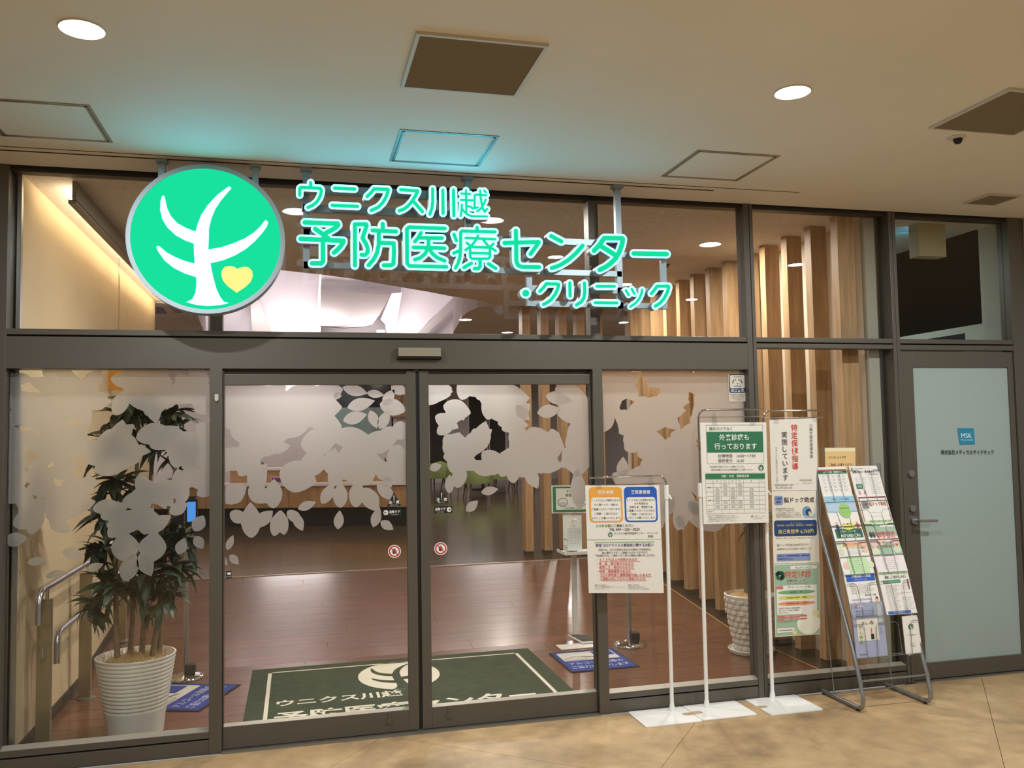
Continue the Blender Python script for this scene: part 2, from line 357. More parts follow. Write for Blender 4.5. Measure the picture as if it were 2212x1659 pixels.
struct('trim_%d' % n, MB().box(3.868, 4.772, -.015, .10, -.01, .006), MATS['threshold_steel']); n += 1

# --------------------------------------------------------------- frosted leaf film on the panes
def leaf_pts(cx, cz, L, W, a, n=9):
    p = []
    for sgn in (1, -1):
        r = range(n+1) if sgn == 1 else range(n-1, 0, -1)
        for k in r:
            t = k/n; w = W/2*math.sin(PI*t**.85)**.9 if 0 < t < 1 else 0
            p.append((L*(t-.5), sgn*w))
    ca, sa = math.cos(a), math.sin(a); return [(cx+x*ca-z*sa, cz+x*sa+z*ca) for x, z in p]
YF = .064
def px_leaf(cx, cy, L, W, deg):           # measured leaf -> metres on the pane
    c = F(cx, cy, YF); k = (F(cx+10, cy, YF).x-c.x)/10
    return (c.x, c.z, L*k, W*k, math.radians(deg))
def film_mass(name, parent, x0, x1, z0, z1, leaves):
    h = .0045; nx, nz = int((x1-x0)/h)+1, int((z1-z0)/h)+1
    X, Z = np.meshgrid(x0+np.arange(nx+1)*h, z0+np.arange(nz+1)*h)
    D = np.full(X.shape, -1.0)
    for cx, cz, L, W, a in leaves:
        ca, sa = math.cos(a), math.sin(a); u = ((X-cx)*ca+(Z-cz)*sa)/(L/2); v = (-(X-cx)*sa+(Z-cz)*ca)
        uu = np.clip(u, -.999, .999); w = W/2*np.where(uu < 0, np.power(np.maximum(1-uu*uu, 0), .6), 1-np.power(np.abs(uu), 1.7))
        D = np.maximum(D, np.where(np.abs(u) < 1, (w-np.abs(v)), -h*2)/h)
    D[0, :] = D[-1, :] = -1; D[:, 0] = D[:, -1] = -1
    mb = MB(); V = []; Fc = []; cache = {}
    def node(i, j):
        k = (i, j)
        if k not in cache: cache[k] = len(V); V.append((X[i, j], YF, Z[i, j]))
        return cache[k]
    def edge(i, j, k, l):
        key = (i, j, k, l) if (i, j) < (k, l) else (k, l, i, j)
        if key not in cache:
            a, b = D[key[0], key[1]], D[key[2], key[3]]; t = a/(a-b) if a != b else .5
            cache[key] = len(V); V.append((X[key[0], key[1]]+t*(X[key[2], key[3]]-X[key[0], key[1]]), YF, Z[key[0], key[1]]+t*(Z[key[2], key[3]]-Z[key[0], key[1]])))
        return cache[key]
    P = D > 0; full = P[:-1, :-1] & P[1:, :-1] & P[:-1, 1:] & P[1:, 1:]; some = (P[:-1, :-1] | P[1:, :-1] | P[:-1, 1:] | P[1:, 1:]) & ~full
    for i in range(full.shape[0]):
        j = 0; row = full[i]
        while j < full.shape[1]:
            if row[j]:
                k = j
                while k+1 < full.shape[1] and row[k+1]: k += 1
                Fc.append((node(i, j), node(i, k+1), node(i+1, k+1), node(i+1, j))); j = k+1
            else: j += 1
    for i, j in zip(*np.nonzero(some)):
        c = [(i, j), (i, j+1), (i+1, j+1), (i+1, j)]; poly = []
        for k in range(4):
            a, b = c[k], c[(k+1) % 4]
            if P[a]: poly.append(node(*a))
            if P[a] != P[b]: poly.append(edge(*a, *b))
        if len(poly) > 2: Fc.append(tuple(poly))
    mb.v = [Vector(p) for p in V]; mb.f = Fc
    o = mb.build(name, M_FROST, parent); o['kind'] = 'stuff'; return o
def film(parent, box, solo, mass, rnd, seed, holes=()):
    """solo: single leaves (own parts); mass: measured leaves that merge; rnd: [(x0,y0,x1,y1,count)] further overlapping leaves, in photo units"""
    R = random.Random(seed); L = [px_leaf(*m) for m in mass]
    for (x0, y0, x1, y1, cnt) in rnd:
        k = 0; tries = 0
        while k < cnt and tries < cnt*12:
            tries += 1; x, y = R.uniform(x0, x1), R.uniform(y0, y1); l = R.uniform(48, 78); w = l*R.uniform(.5, .66)
            if any((x-a)**2+(y-b)**2 < (r+l*.33)**2 for a, b, r in holes): continue
            L.append(px_leaf(x, y, l, w, R.uniform(-80, 80))); k += 1
    film_mass('frosted_film', parent, *box, [l for l in L])
    for s in solo:
        cx, cz, l, w, a = px_leaf(*s); pts = leaf_pts(cx, cz, l, w, a)
        pts = [(min(max(x, box[0]), box[1]), min(max(z, box[2]), box[3])) for x, z in pts]
        MB().flat([(x, YF+.0008, z) for x, z in pts]).build('leaf_decal', M_FROST, parent)

def pane(parent, x0, x1, z0, z1, y=.052, t=.008):
    return MB().box(x0, x1, y, y+t, z0, z1).build('pane', M_GLASS, parent)
# lower windows
w1 = sempty('window_1', (-.94, .05, .13)); pane(w1, -1.433, -.449, .125, 2.03)
solo_a = [(80, 1212, 44, 20, 8), (158, 1196, 50, 28, -12), (120, 1240, 46, 18, 15), (392, 1180, 40, 26, 70), (430, 1172, 34, 24, -60), (280, 1225, 70, 40, 70), (315, 1220, 60, 36, -65), (205, 1225, 40, 20, 20)]
mass_a = [(430, 1130, 40, 30, 60), (386, 1098, 44, 30, 30), (350, 1060, 50, 44, 10), (330, 1180, 70, 60, 80), (270, 1180, 70, 60, 95)]
rnd_a = [(20, 803, 452, 880, 62), (20, 880, 452, 1000, 74), (20, 1000, 130, 1170, 20), (130, 1000, 250, 1110, 16), (250, 1010, 350, 1150, 15), (350, 1010, 450, 1090, 10)]
film(w1, (-1.43, -.45, .9, 2.025), solo_a, mass_a, rnd_a, 11, [(238, 838, 15), (225, 905, 18), (205, 930, 15), (298, 915, 14), (385, 910, 12), (408, 890, 12), (365, 1010, 16), (418, 1105, 18), (235, 1060, 14), (180, 1015, 12), (300, 1020, 12), (330, 985, 10)])
w2 = sempty('window_2', (2.27, .05, .13)); pane(w2, 1.78, 2.752, .125, 2.03)
solo_d = [(1345, 1010, 44, 26, 85), (1500, 1098, 40, 22, -50), (1445, 1092, 46, 24, 60), (1470, 1128, 34, 18, -70), (1540, 1190, 40, 20, 20), (1395, 1060, 44, 26, 75)]
rnd_d = [(1305, 803, 1610, 880, 62), (1305, 880, 1610, 960, 60), (1330, 960, 1610, 1050, 50), (1400, 1050, 1600, 1120, 20)]
film(w2, (1.782, 2.748, 1.0, 2.025), solo_d, [], rnd_d, 13, [(1332, 935, 11), (1345, 880, 10), (1390, 835, 12), (1372, 1002, 12), (1320, 1010, 14), (1420, 850, 10), (1480, 900, 9), (1520, 960, 10), (1340, 965, 8), (1440, 940, 8)])
w3 = sempty('window_3', (3.3, .05, .13)); pane(w3, 2.816, 3.815, .125, 2.17)
for k, (a, b) in enumerate(((-1.433, -.449), (-.385, 1.719), (1.78, 2.752), (2.816, 3.815), (3.868, 4.772))):
    w = sempty('window_%d' % (4+k), ((a+b)/2, .05, 2.23)); pane(w, a, b, 2.225, 3.06)
# sliding doors
def sliding(name, x0, x1, meet_right):
    d = sempty(name, ((x0+x1)/2, .05, .01)); y0, y1 = .03, .075
    a, b = (x0+.006, x1-.055) if meet_right else (x0+.054, x1-.006)
    MB().box(x0, a, y0, y1, .012, 2.02).build('stile', M_FRAME, d, bevel=.002); MB().box(b, x1, y0, y1, .012, 2.02).build('stile', M_FRAME, d, bevel=.002)
    MB().box(a, b, y0, y1, .012, .126).build('bottom_rail', M_FRAME, d, bevel=.002)
    MB().add([(a, y0+.002, .126), (b, y0+.002, .126), (b, .054, .138), (a, .054, .138)], [(0, 1, 2, 3)]).build('glazing_bead', MATS['glazing_bead'], d)
    MB().box(a, b, y0, y1, 1.94, 2.0).build('top_rail', M_FRAME, d, bevel=.002); MB().box(x0, x1, y0+.02, y1, 1.99, 2.03).build('hanger_rail', M_FRAMED, d)
    pane(d, a, b, .12, 1.945, .05)
    return d, a, b
dr1, a1, b1 = sliding('door_1', -.383, .662, True); dr2, a2, b2 = sliding('door_2', .682, 1.717, False)
MB().box(.662, .672, .04, .07, .012, 2.02).build('rubber_seal', M_BLACK, dr1); MB().box(.673, .682, .04, .07, .012, 2.02).build('rubber_seal', M_BLACK, dr2)
for d, (qx, qy) in ((dr1, (841, 1557)), (dr2, (970, 1545))):
    c = F(qx, qy, .03); MB().tube([(c.x, .031, c.z), (c.x, .022, c.z)], .016, 20).build('lock_cylinder', M_FRAME, d, smooth=True)
    MB().box(c.x-.006, c.x+.006, .024, .031, c.z+.012, c.z+.045).build('lock_cover', M_FRAME, d, bevel=.002)
solo_b = [(663, 1092, 42, 20, 20), (732, 1123, 42, 22, 84), (813, 1117, 46, 22, 72), (836, 1135, 34, 20, -35), (497, 1172, 36, 16, 68), (506, 1209, 30, 18, -50), (486, 1212, 24, 10, -70),
          (780, 873, 62, 28, 14), (767, 902, 54, 28, 15), (807, 906, 42, 22, -70), (830, 906, 46, 24, 62), (767, 843, 56, 26, -15), (811, 851, 38, 18, -8), (840, 858, 42, 23, 55), (729, 855, 18, 14, 0), (863, 842, 40, 24, -20), (838, 1040, 30, 20, -60)]
mass_b = [(542, 1123, 80, 44, 92), (598, 1130, 58, 28, 78), (610, 1128, 56, 26, 98), (636, 1116, 40, 24, -40), (645, 1128, 44, 22, -66), (515, 1117, 42, 30, -35), (570, 1120, 52, 30, 40), (591, 1066, 66, 38, 88), (506, 1066, 62, 46, 30), (560, 1069, 56, 40, -40), (645, 1030, 84, 72, -20),
          (708, 1066, 50, 26, 60), (735, 1069, 56, 32, 90), (771, 1066, 60, 34, 84), (801, 1080, 60, 36, -60), (834, 1063, 52, 26, -45), (711, 846, 62, 50, 10), (700, 880, 80, 60, 0), (705, 915, 70, 50, -12), (690, 955, 80, 60, 10), (760, 945, 90, 46, -5), (820, 955, 80, 50, 10), (860, 990, 50, 60, 0), (790, 1000, 80, 60, 0), (730, 1005, 60, 56, 80), (680, 1000, 60, 56, 0), (850, 880, 60, 36, -15), (866, 930, 40, 40, 0), (840, 940, 50, 40, 40)]
rnd_b = [(490, 834, 690, 900, 34), (490, 900, 690, 985, 38), (490, 985, 600, 1035, 12), (700, 960, 878, 1030, 16)]
film(dr1, (a1+.002, b1-.002, .95, 1.938), solo_b, mass_b, rnd_b, 17, [(740, 872, 22), (790, 930, 12), (720, 965, 10), (510, 1020, 9), (575, 1002, 9), (600, 1025, 12), (678, 985, 10), (820, 990, 9), (850, 970, 9), (690, 1020, 12), (640, 975, 8)])
solo_c = [(1020, 1093, 34, 20, 40), (1058, 1060, 38, 18, 10), (1186, 888, 52, 28, 8), (1129, 891, 44, 24, -50), (1207, 860, 58, 28, -10), (941, 1009, 28, 18, 16), (1249, 1055, 86, 34, 92)]
mass_c = [(971, 1045, 40, 20, 88), (993, 1027, 54, 32, 76), (1045, 1012, 60, 32, -20), (1108, 1021, 44, 28, 92), (1150, 1033, 50, 28, -62), (1185, 1000, 60, 44, -20), (1190, 965, 70, 50, 60), (1130, 960, 60, 60, 0), (1100, 860, 90, 60, 0), (1150, 1000, 50, 40, 30), (1250, 940, 50, 70, 0), (1255, 880, 44, 60, 0)]
rnd_c = [(928, 834, 1050, 900, 22), (928, 900, 1050, 1000, 28), (1050, 834, 1130, 900, 8), (1050, 900, 1150, 1010, 20), (1150, 900, 1272, 1000, 18), (1220, 834, 1272, 900, 6)]
film(dr2, (a2+.002, b2-.002, 1.02, 1.938), solo_c, mass_c, rnd_c, 19, [(1022, 876, 15), (1038, 902, 10), (1071, 925, 11), (1076, 962, 12), (942, 972, 14), (935, 915, 10), (955, 880, 11), (995, 928, 14), (1165, 870, 18), (1150, 850, 12), (1150, 915, 10), (1197, 925, 9), (980, 850, 10), (960, 1000, 9), (1030, 985, 8), (1205, 985, 8)])

# hinged door at the right
d3 = sempty('door_3', (4.32, .03, .01))
MB().box(3.874, 3.966, .01, .05, .012, 2.15).build('stile', M_FRAME, d3, bevel=.002); MB().box(4.727, 4.766, .01, .05, .012, 2.15).build('stile', M_FRAME, d3, bevel=.002)
MB().box(3.966, 4.727, .01, .05, 2.046, 2.15).build('top_rail', M_FRAME, d3, bevel=.002); MB().box(3.966, 4.727, .01, .05, .012, .115).build('bottom_rail', M_FRAME, d3, bevel=.002)
MB().box(3.966, 4.727, .022, .03, .115, 2.046).build('pane', mat('frosted_door_glass', (150, 166, 162), .35, spec=.5), d3)['label'] = 'frosted pale blue-green glass'
def knob(q, r):
    c = F(*q, .0); return MB().tube([(c.x, .011, c.z), (c.x, -.006, c.z)], r, 20).build('lock_cylinder', M_SILVER, d3, smooth=True)
knob((1969, 1023), .022); knob((1972, 1098), .022)
c = F(1976, 1124, 0)
MB().tube([(c.x, .011, c.z), (c.x, -.008, c.z)], .026, 20).tube([(c.x, -.008, c.z), (c.x, -.05, c.z)], .010, 12).tube([(c.x-.005, -.05, c.z), (c.x+.13, -.05, c.z-.003)], .009, 12).build('lever_handle', M_SILVER, d3, smooth=True)
p = Print(F(2068, 925, .02), F(2103, 925, .02), F(2106, 960, .02), F(2073, 960, .02))
mk = MB().quad(*[p.at(*a, 0) for a in ((0, 0), (1, 0), (1, 1), (0, 1))]).build('logo_decal', ink((28, 128, 160)), d3)
p.text('MSK', .5, .45, .42, (225, 235, 235), 'c', .72, lay=1); p.text('MEDICAL SIDEKICK', .5, .72, .12, (190, 220, 225), 'c', .8, lay=1); p.finish(mk, 'lettering')
p = Print(F(2032, 970, .02), F(2146, 970, .02), F(2146, 984, .02), F(2032, 984, .02)); p.text('株式会社メディカルサイドキック', .5, .5, .8, (40, 52, 52), 'c', 1.0, .012); p.finish(d3, 'lettering')

# --------------------------------------------------------------- stickers on the glass
def sticker(name, parent, tl, tr, br, bl, base, y=.046, label=None):
    p = Print(*[F(*q, y) for q in (tl, tr, br, bl)]); o = None
    if base: o = MB().quad(*[p.at(*a, 0) for a in ((0, 0), (1, 0), (1, 1), (0, 1))]).build(name, ink(base), parent); o['label'] = label or name.replace('_', ' ')
    return p, o
for dd, x, s, arr in ((dr1, 851, 0, -1), (dr2, 954, -6, 1)):
    T = Print(*[F(*q, .046) for q in ((x-16, 1064+s), (x+16, 1063+s), (x+16, 1093+s), (x-16, 1094+s))])
    tri = MB().flat([T.at(.5, 0), T.at(1, 1), T.at(0, 1)]).build('caution_sticker', ink((24, 22, 24)), dd)
    T.poly([(.47, .22), (.53, .22), (.515, .62), (.485, .62)], WHT, 2); T.ell(.5, .72, .03, .03, WHT, 2); T.text('注', .26, .72, .26, WHT, 'c', bold=.02); T.text('意', .74, .72, .26, WHT, 'c', bold=.02); T.text('自動ドアです', .5, .92, .09, WHT, 'c'); T.finish(tri, 'lettering')
    P, o = sticker('automatic_door_sticker', dd, (x-(24 if arr < 0 else 16), 1100+s), (x+(16 if arr < 0 else 23), 1099+s), (x+(16 if arr < 0 else 23), 1114+s), (x-(24 if arr < 0 else 16), 1115+s), (22, 20, 22), label='black sticker reading automatic door with a white arrow')
    ax = .16 if arr < 0 else .82; tx = .64 if arr < 0 else .34
    P.ell(ax, .5, .13, .36, WHT, 1); P.line(ax-.08*arr, .5, ax+.07*arr, .5, .03, (22, 20, 22)); P.line(ax+.0*arr, .3, ax+.08*arr, .5, .03, (22, 20, 22)); P.line(ax, .7, ax+.08*arr, .5, .03, (22, 20, 22))
    P.text('自動ドア', tx, .42, .46, WHT, 'c', .56, .02); P.text('AUTO DOOR', tx, .82, .16, WHT, 'c', .5); P.finish(o, 'lettering')
    cx, cy = (852, 1191) if arr < 0 else (952, 1185)
    P = Print(*[F(*q, .046) for q in ((cx-14, cy-14), (cx+14, cy-14), (cx+14, cy+14), (cx-14, cy+14))])
    o = MB().flat([P.at(.5+.5*math.cos(a*PI/16), .5+.5*math.sin(a*PI/16)) for a in range(32)]).build('no_touch_sticker', ink(WHT), dd)
    P.ell(.5, .5, .44, .44, (190, 40, 44), 1); P.ell(.5, .5, .34, .34, WHT, 2)
    for k, (a, b) in enumerate(((.36, .40), (.43, .30), (.5, .27), (.57, .31))): P.line(a, .52, a, b, .055, (60, 56, 60), 3)
    P.ell(.47, .58, .13, .12, (60, 56, 60), 3); P.line(.60, .60, .68, .47, .06, (60, 56, 60), 3); P.line(.26, .26, .74, .74, .07, (190, 40, 44), 4); P.finish(o, 'symbol')
P, o = sticker('finger_warning_sticker', dr1, (488, 1234), (500, 1233), (500, 1249), (488, 1250), (20, 18, 20), label='small black warning sticker'); P.rrect(.25, .18, .9, .5, .14, WHT, 1); P.rrect(.1, .2, .35, .32, .05, WHT, 1); P.text('指に注意', .5, .75, .2, WHT, 'c', .8); P.finish(o, 'symbol')
P, o = sticker('assistance_dog_sticker', w2, (1573, 807), (1610, 806), (1612, 867), (1575, 867), (214, 206, 184), .05, 'sticker with a drawn dog face and blue band')
P.rrect(.03, .03, .97, .70, .1, (40, 62, 104), 1); P.rrect(.08, .06, .93, .53, .07, (216, 212, 198), 2)
P.text('Welcome!', .5, .12, .07, (70, 70, 80), 'c', .5, .01); k = (80, 76, 78)
P.line(.30, .22, .22, .36, .055, k, 3); P.line(.70, .22, .78, .36, .055, k, 3); P.ell(.40, .235, .045, .02, k, 3); P.ell(.60, .235, .045, .02, k, 3); P.ell(.5, .37, .04, .018, k, 3)
for a in (-1, 1):
    for i in range(5): t0, t1 = PI*i/5, PI*(i+1)/5; P.line(.5+a*(.1-.1*math.cos(t0)), .43+.045*math.sin(t0), .5+a*(.1-.1*math.cos(t1)), .43+.045*math.sin(t1), .035, k, 3)
P.text('ほじょ犬', .5, .61, .13, WHT, 'c', .76, .02)
for i, st in enumerate(('身体障害者補助犬法の啓発マーク', '身体障害者補助犬同伴の', 'お客様をお迎えします。', '厚生労働省')): P.text(st, .5, .76+.062*i, .045, GREY, 'c', .88)
P.finish(o, 'printing')
# ================================================================== the lobby and the hall beyond
R0, R1, RZ, RS = 1.62, 4.12, .2875, .115
def fz(y): return 0 if y < R0 else min(RZ, (y-R0)*RS)
lobby = struct('floor', MB().add([(-1.42, .1, -.03), (3.78, .1, -.03), (3.78, R0, -.03), (-1.42, R0, -.03), (3.78, R1, RZ-.03), (-1.42, R1, RZ-.03)], [(0, 1, 2, 3), (3, 2, 4, 5)]), mat('floor_joint', (40, 26, 20), .7))
PW, PL, g = .1805, 1.82, .0012
R = random.Random(3); y = .10; row = 0
while y < R1-.01:
    y1 = min(y+PW, R1); off = (row % 2)*.91 + (row % 3)*.17; x = -1.42-off
    while x < 3.46:
        xa, xb = max(x, -1.42)+g, min(x+PL, 3.46)-g
        if xb-xa > .05: MB().prism([(xa, y+g, fz(y)-.02), (xb, y+g, fz(y)-.02), (xb, y1-g, fz(y1)-.02), (xa, y1-g, fz(y1)-.02)], (0, 0, .02)).build('floor_plank', M_PLANK, lobby)
        x += PL
    y = y1; row += 1
M_DARKF = wood_mat('dark_floor', (54, 40, 30), (66, 48, 36), .35, (2, 2, 2))
MB().prism([(3.485, .1, -.018), (3.78, .1, -.018), (3.78, R0, -.018), (3.485, R0, -.018)], (0, 0, .018)).prism([(3.485, R0, -.018), (3.78, R0, -.018), (3.78, R1, RZ-.018), (3.485, R1, RZ-.018)], (0, 0, .018)).build('floor_edging', M_DARKF, lobby)
M_STRIP = mat('brass_strip', (178, 138, 92), .45, .3)
MB().add([(3.462, .1, .002), (3.484, .1, .002), (3.484, R0, .002), (3.462, R0, .002), (3.484, R1, RZ+.002), (3.462, R1, RZ+.002)], [(0, 1, 2, 3), (3, 2, 4, 5)]).build('floor_strip', M_STRIP, lobby)
MB().box(-1.42, 3.46, R0-.012, R0+.012, -.01, .0035).build('floor_strip', M_STRIP, lobby)
MB().box(-1.42, 3.78, R1-.02, R1+.02, RZ-.03, RZ+.003).build('floor_strip', mat('pale_strip', (190, 170, 150), .3, .3), lobby)
struct('floor', MB().box(-8, 9, R1, 20.2, RZ-.1, RZ), M_HALLF)
# left wall, baseboard, end
struct('wall_left', MB().box(-1.56, -1.42, .10, 4.65, -.05, CEIL+.02), M_CREAM)
MB_ = MB().add([(-1.408, .1, 0), (-1.408, R0, 0), (-1.408, R1, RZ), (-1.408, 4.65, RZ), (-1.408, 4.65, RZ+.07), (-1.408, R1, RZ+.07), (-1.408, R0, .07), (-1.408, .1, .07)], [(0, 1, 6, 7), (1, 2, 5, 6), (2, 3, 4, 5)])
MB_.add([(-1.42, .1, .07), (-1.408, .1, .07), (-1.408, R0, .07), (-1.42, R0, .07), (-1.408, R1, RZ+.07), (-1.42, R1, RZ+.07)], [(0, 1, 2, 3), (3, 2, 4, 5)])
struct('baseboard_left', MB_, M_BASE)
struct('trim_60', MB().box(-1.433, -1.40, .1, .13, 0, CEIL), M_SILVER)
struct('wall_right', MB().box(3.78, 3.9, .14, 4.65, -.05, CEIL+.02), mat('right_lobby_wall', (206, 192, 172), .8))
struct('trim_61', MB().box(3.70, 3.78, .10, .14, 0, CEIL), mat('grey_panel', (168, 164, 150), .6))
MB().box(3.78, 3.815, .10, .14, 0, CEIL).build('trim_62', M_FRAMED)['kind'] = 'structure'
struct('wall_front', MB().box(-8, -1.56, 4.65, 4.75, RZ, CEIL+.02).box(3.9, 9, 4.65, 4.75, RZ, CEIL+.02), M_WHITEW)
struct('wall_far', MB().box(-8, 9, 20.0, 20.2, RZ-.1, CEIL+.02), M_WHITEW)
struct('wall_far_left', MB().box(-8.1, -8, 4.65, 20.2, RZ, CEIL+.02), M_WHITEW); struct('wall_far_right', MB().box(9, 9.1, 4.65, 20.2, RZ, CEIL+.02), M_WHITEW)
# ceiling with the curved raised coffer
edge = [Vector((-.8, 2.62, CEIL))]+[G(*p, CEIL) for p in ((598, 582.7), (693, 593), (760, 602), (820, 612.6), (921, 629.5), (975, 640), (1008, 644.5), (1043, 650.5), (1083, 663))]
right = [G(*p, CEIL) for p in ((1052, 661.5), (1030, 665), (1010, 674), (1000, 682), (989, 701), (979, 718))]
hole = edge+right+[Vector((2.6, 9.2, CEIL)), Vector((-1.3, 9.2, CEIL)), Vector((-1.1, 5.5, CEIL))]
struct('ceiling', MB().flat([(-1.56, .1, CEIL), (5.0, .1, CEIL), (5.0, 4.65, CEIL), (9, 4.65, CEIL), (9, 20.2, CEIL), (-8, 20.2, CEIL), (-8, 4.65, CEIL), (-1.56, 4.65, CEIL)], [hole]), M_CEILIN)
m_plaster = mat('white_plaster', (222, 214, 216), .8)
cf = sempty('ceiling_coffer', (.6, 6.5, CEIL))
sk = MB()
for i in range(len(hole)):
    a, b = hole[i], hole[(i+1) % len(hole)]; up = Vector((0, 0, 1.75)); sk.quad(a, b, b+up, a+up)
sk.build('coffer_side', m_plaster, cf); MB().flat([p+Vector((0, 0, 1.75)) for p in hole]).build('coffer_top', m_plaster, cf)
def plaster(name, pts, y, t, m=m_plaster, tilt=0): 
    return MB().prism([F(px, py, y+tilt*(py-650)) for px, py in pts], (0, t, 0)).build(name, m, cf)
m_grey = mat('grey_plaster', (150, 142, 138), .8)
plaster('plaster_vault', [(560, 570), (692, 578), (690, 640), (682, 730), (560, 730)], 8.6, .05, tilt=-.004)
plaster('plaster_beam', [(540, 640), (556, 640), (590, 725), (545, 725)], 8.3, .1, m_grey)
plaster('plaster_beam', [(470, 650), (540, 640), (560, 725), (470, 725)], 8.5, .1)
plaster('plaster_rib', [(691, 585), (694, 585), (693, 720), (681, 720)], 8.2, .25)
cp = [(693, 600), (697, 618), (706, 626), (730, 630), (790, 634), (845, 636), (838, 648), (820, 680), (803, 702), (780, 706), (740, 708), (693, 704)]
plaster('hanging_plaster_panel', cp, 8.0, .06, m_grey, tilt=-.006)
plaster('plaster_vault', [(694, 585), (860, 600), (850, 640), (694, 640)], 8.5, .05)
plaster('plaster_vault', [(690, 690), (880, 690), (880, 725), (690, 725)], 8.75, .05)
plaster('plaster_rib', [(846, 634), (868, 632), (852, 725), (836, 725), (832, 700), (822, 690)], 8.05, .2)
plaster('plaster_vault', [(868, 610), (985, 640), (930, 690), (898, 725), (852, 725)], 8.4, .05, tilt=-.004)
plaster('plaster_beam', [(984, 638), (1004, 642), (918, 725), (897, 725)], 7.9, .12, m_grey)
plaster('plaster_vault', [(1004, 642), (1090, 640), (1090, 725), (918, 725)], 8.2, .05)
M_COVE = glow('cove_strip', (1, .93, .96), 7)
for pts in ([(576, 705), (682, 712), (682, 716), (576, 709)], [(860, 704), (905, 690), (905, 695), (860, 709)], [(814, 713), (834, 713), (834, 718), (814, 718)]):
    MB().prism([F(px, py, 8.35) for px, py in pts], (0, .02, 0)).build('cove_light_strip', M_COVE, cf)
area('coffer_cove_a', (.0, 7.6, 3.35), 1.2, .08, 26, (1, .92, .96), (math.radians(120), 0, 0)); area('coffer_cove_b', (1.3, 7.4, 3.3), 1.0, .08, 24, (1, .92, .96), (math.radians(120), 0, 0))
area('coffer_cove_c', (-.75, 7.6, 3.5), .08, 1.2, 12, (1, .92, .96), (0, math.radians(-70), 0))
# cove trough along the left wall with its linear lamp
cv = thing('cove_trough', 'grey ceiling trough with warm light running along the left lobby wall', 'ceiling trough', (-1.19, 2.4, CEIL))
MB().box(-1.195, -1.175, .26, 4.6, CEIL-.11, CEIL).build('trough_panel', mat('trough_grey', (150, 140, 126), .7), cv)
MB().box(-1.215, -1.175, .26, 4.6, CEIL-.125, CEIL-.105).build('trough_lip', MATS['trough_grey'], cv)
MB().box(-1.213, -1.199, .28, 4.58, CEIL-.104, CEIL-.09).build('lamp_strip', glow('warm_strip', (1, .80, .52), 9), cv)
area('cove_wash', (-1.21, 2.5, CEIL-.075), .02, 4.2, 13, (1, .84, .62), (0, math.radians(150), 0))

# handrail on the left wall
hr = thing('handrail', 'double stainless handrail with posts along the cream left wall', 'handrail', (-1.31, 1.3, 0))
for zz, ya, nm in ((.865, .17, 'upper_rail'), (.575, .54, 'lower_rail')):
    pts = [(-1.31, ya, zz-.17)]+[(-1.31, ya+.07*(1-math.cos(a)), zz-.07+.07*math.sin(a)) for a in (0, .4, .8, 1.2, PI/2)]+[(-1.31, R0-.25, zz), (-1.31, R0+.05, zz+.01), (-1.31, 4.0, zz+RZ-.02), (-1.31, 4.45, zz+RZ)]
    MB().tube(pts, .017, 14).build(nm, M_SILVER, hr, smooth=True)
M_BRASS = mat('satin_steel', (158, 146, 118), .35, .7)
for yy in (.33, 1.27, 2.45, 3.7):
    z0 = fz(yy); k = MB().box(-1.355, -1.285, yy-.018, yy+.018, z0, z0+.80).build('rail_post', M_BRASS, hr)
    MB().tube([(-1.31, yy, z0+.80), (-1.31, yy, z0+.852)], .009, 8).tube([(-1.31, yy-.02, z0+.50), (-1.31, yy-.075, z0+.51), (-1.31, yy-.08, z0+.56)], .007, 8).build('rail_bracket', M_SILVER, hr, smooth=True)
    MB().lathe([(.055, 0), (.055, .008), (.02, .014)], (-1.31, yy, z0), 16).build('floor_flange', M_SILVER, hr, smooth=True)

# oak posts along the right
ORD = ['first', 'second', 'third', 'fourth', 'fifth', 'sixth', 'seventh', 'eighth', 'ninth', 'tenth', 'eleventh', 'twelfth', 'thirteenth']
sh0 = None
for k in range(13):
    y = .154+.3085*k; z0 = fz(y)
    t = thing('wooden_post', '%s oak post from the glass in the row along the right lobby wall' % ORD[k], 'post', (3.60, y+.04, z0), 'oak posts along the right lobby wall')
    MB().box(3.535, 3.66, y, y+.077, z0+.055, CEIL).build('shaft', M_POST, t, bevel=.002); MB().box(3.54, 3.655, y+.005, y+.072, z0, z0+.055).build('plinth', M_BASE, t)
for k in range(5):
    x = 2.47+.216*k
    t = thing('wooden_post', '%s oak post from the left in the row across the top of the ramp' % ORD[k], 'post', (x+.06, 4.55, RZ), 'oak posts across the top of the ramp')
    MB().box(x, x+.092, 4.45, 4.60, RZ+.055, CEIL).build('shaft', M_POST, t, bevel=.002); MB().box(x+.005, x+.087, 4.455, 4.595, RZ, RZ+.055).build('plinth', M_BASE, t)

# downlights
M_RING = mat('light_ring', (205, 200, 190), .5)
def downlight(x, y, label, power, col, r=.066):
    t = thing('ceiling_light', label, 'ceiling light', (x, y, CEIL), None)
    MB().lathe([(r, -.004), (r+.008, -.006), (r+.012, 0), (r+.012, .004), (r, .004), (r, -.004)], (x, y, CEIL), 28).build('ring', M_RING, t, smooth=True)
    MB().lathe([(0.0001, -.001), (r, -.0015)], (x, y, CEIL), 28).build('lens', M_LENS, t)
    area('lamp', (x, y, CEIL-.004), r*1.7, 0, power, col, shape='DISK')
names = ['round ceiling light outside, top left above the tree emblem', 'round ceiling light outside, right of the big ceiling grille', 'round ceiling light outside above the frosted door', 'round ceiling light behind the viewer on the left', 'round ceiling light behind the viewer on the right', 'round ceiling light far behind the viewer, middle', 'round ceiling light far behind the viewer, right', 'round ceiling light far behind the viewer, left']
for (x, y), nme in zip(OUT_LIGHTS, names): downlight(x, y, nme, P_OUT, (.94, .98, 1))
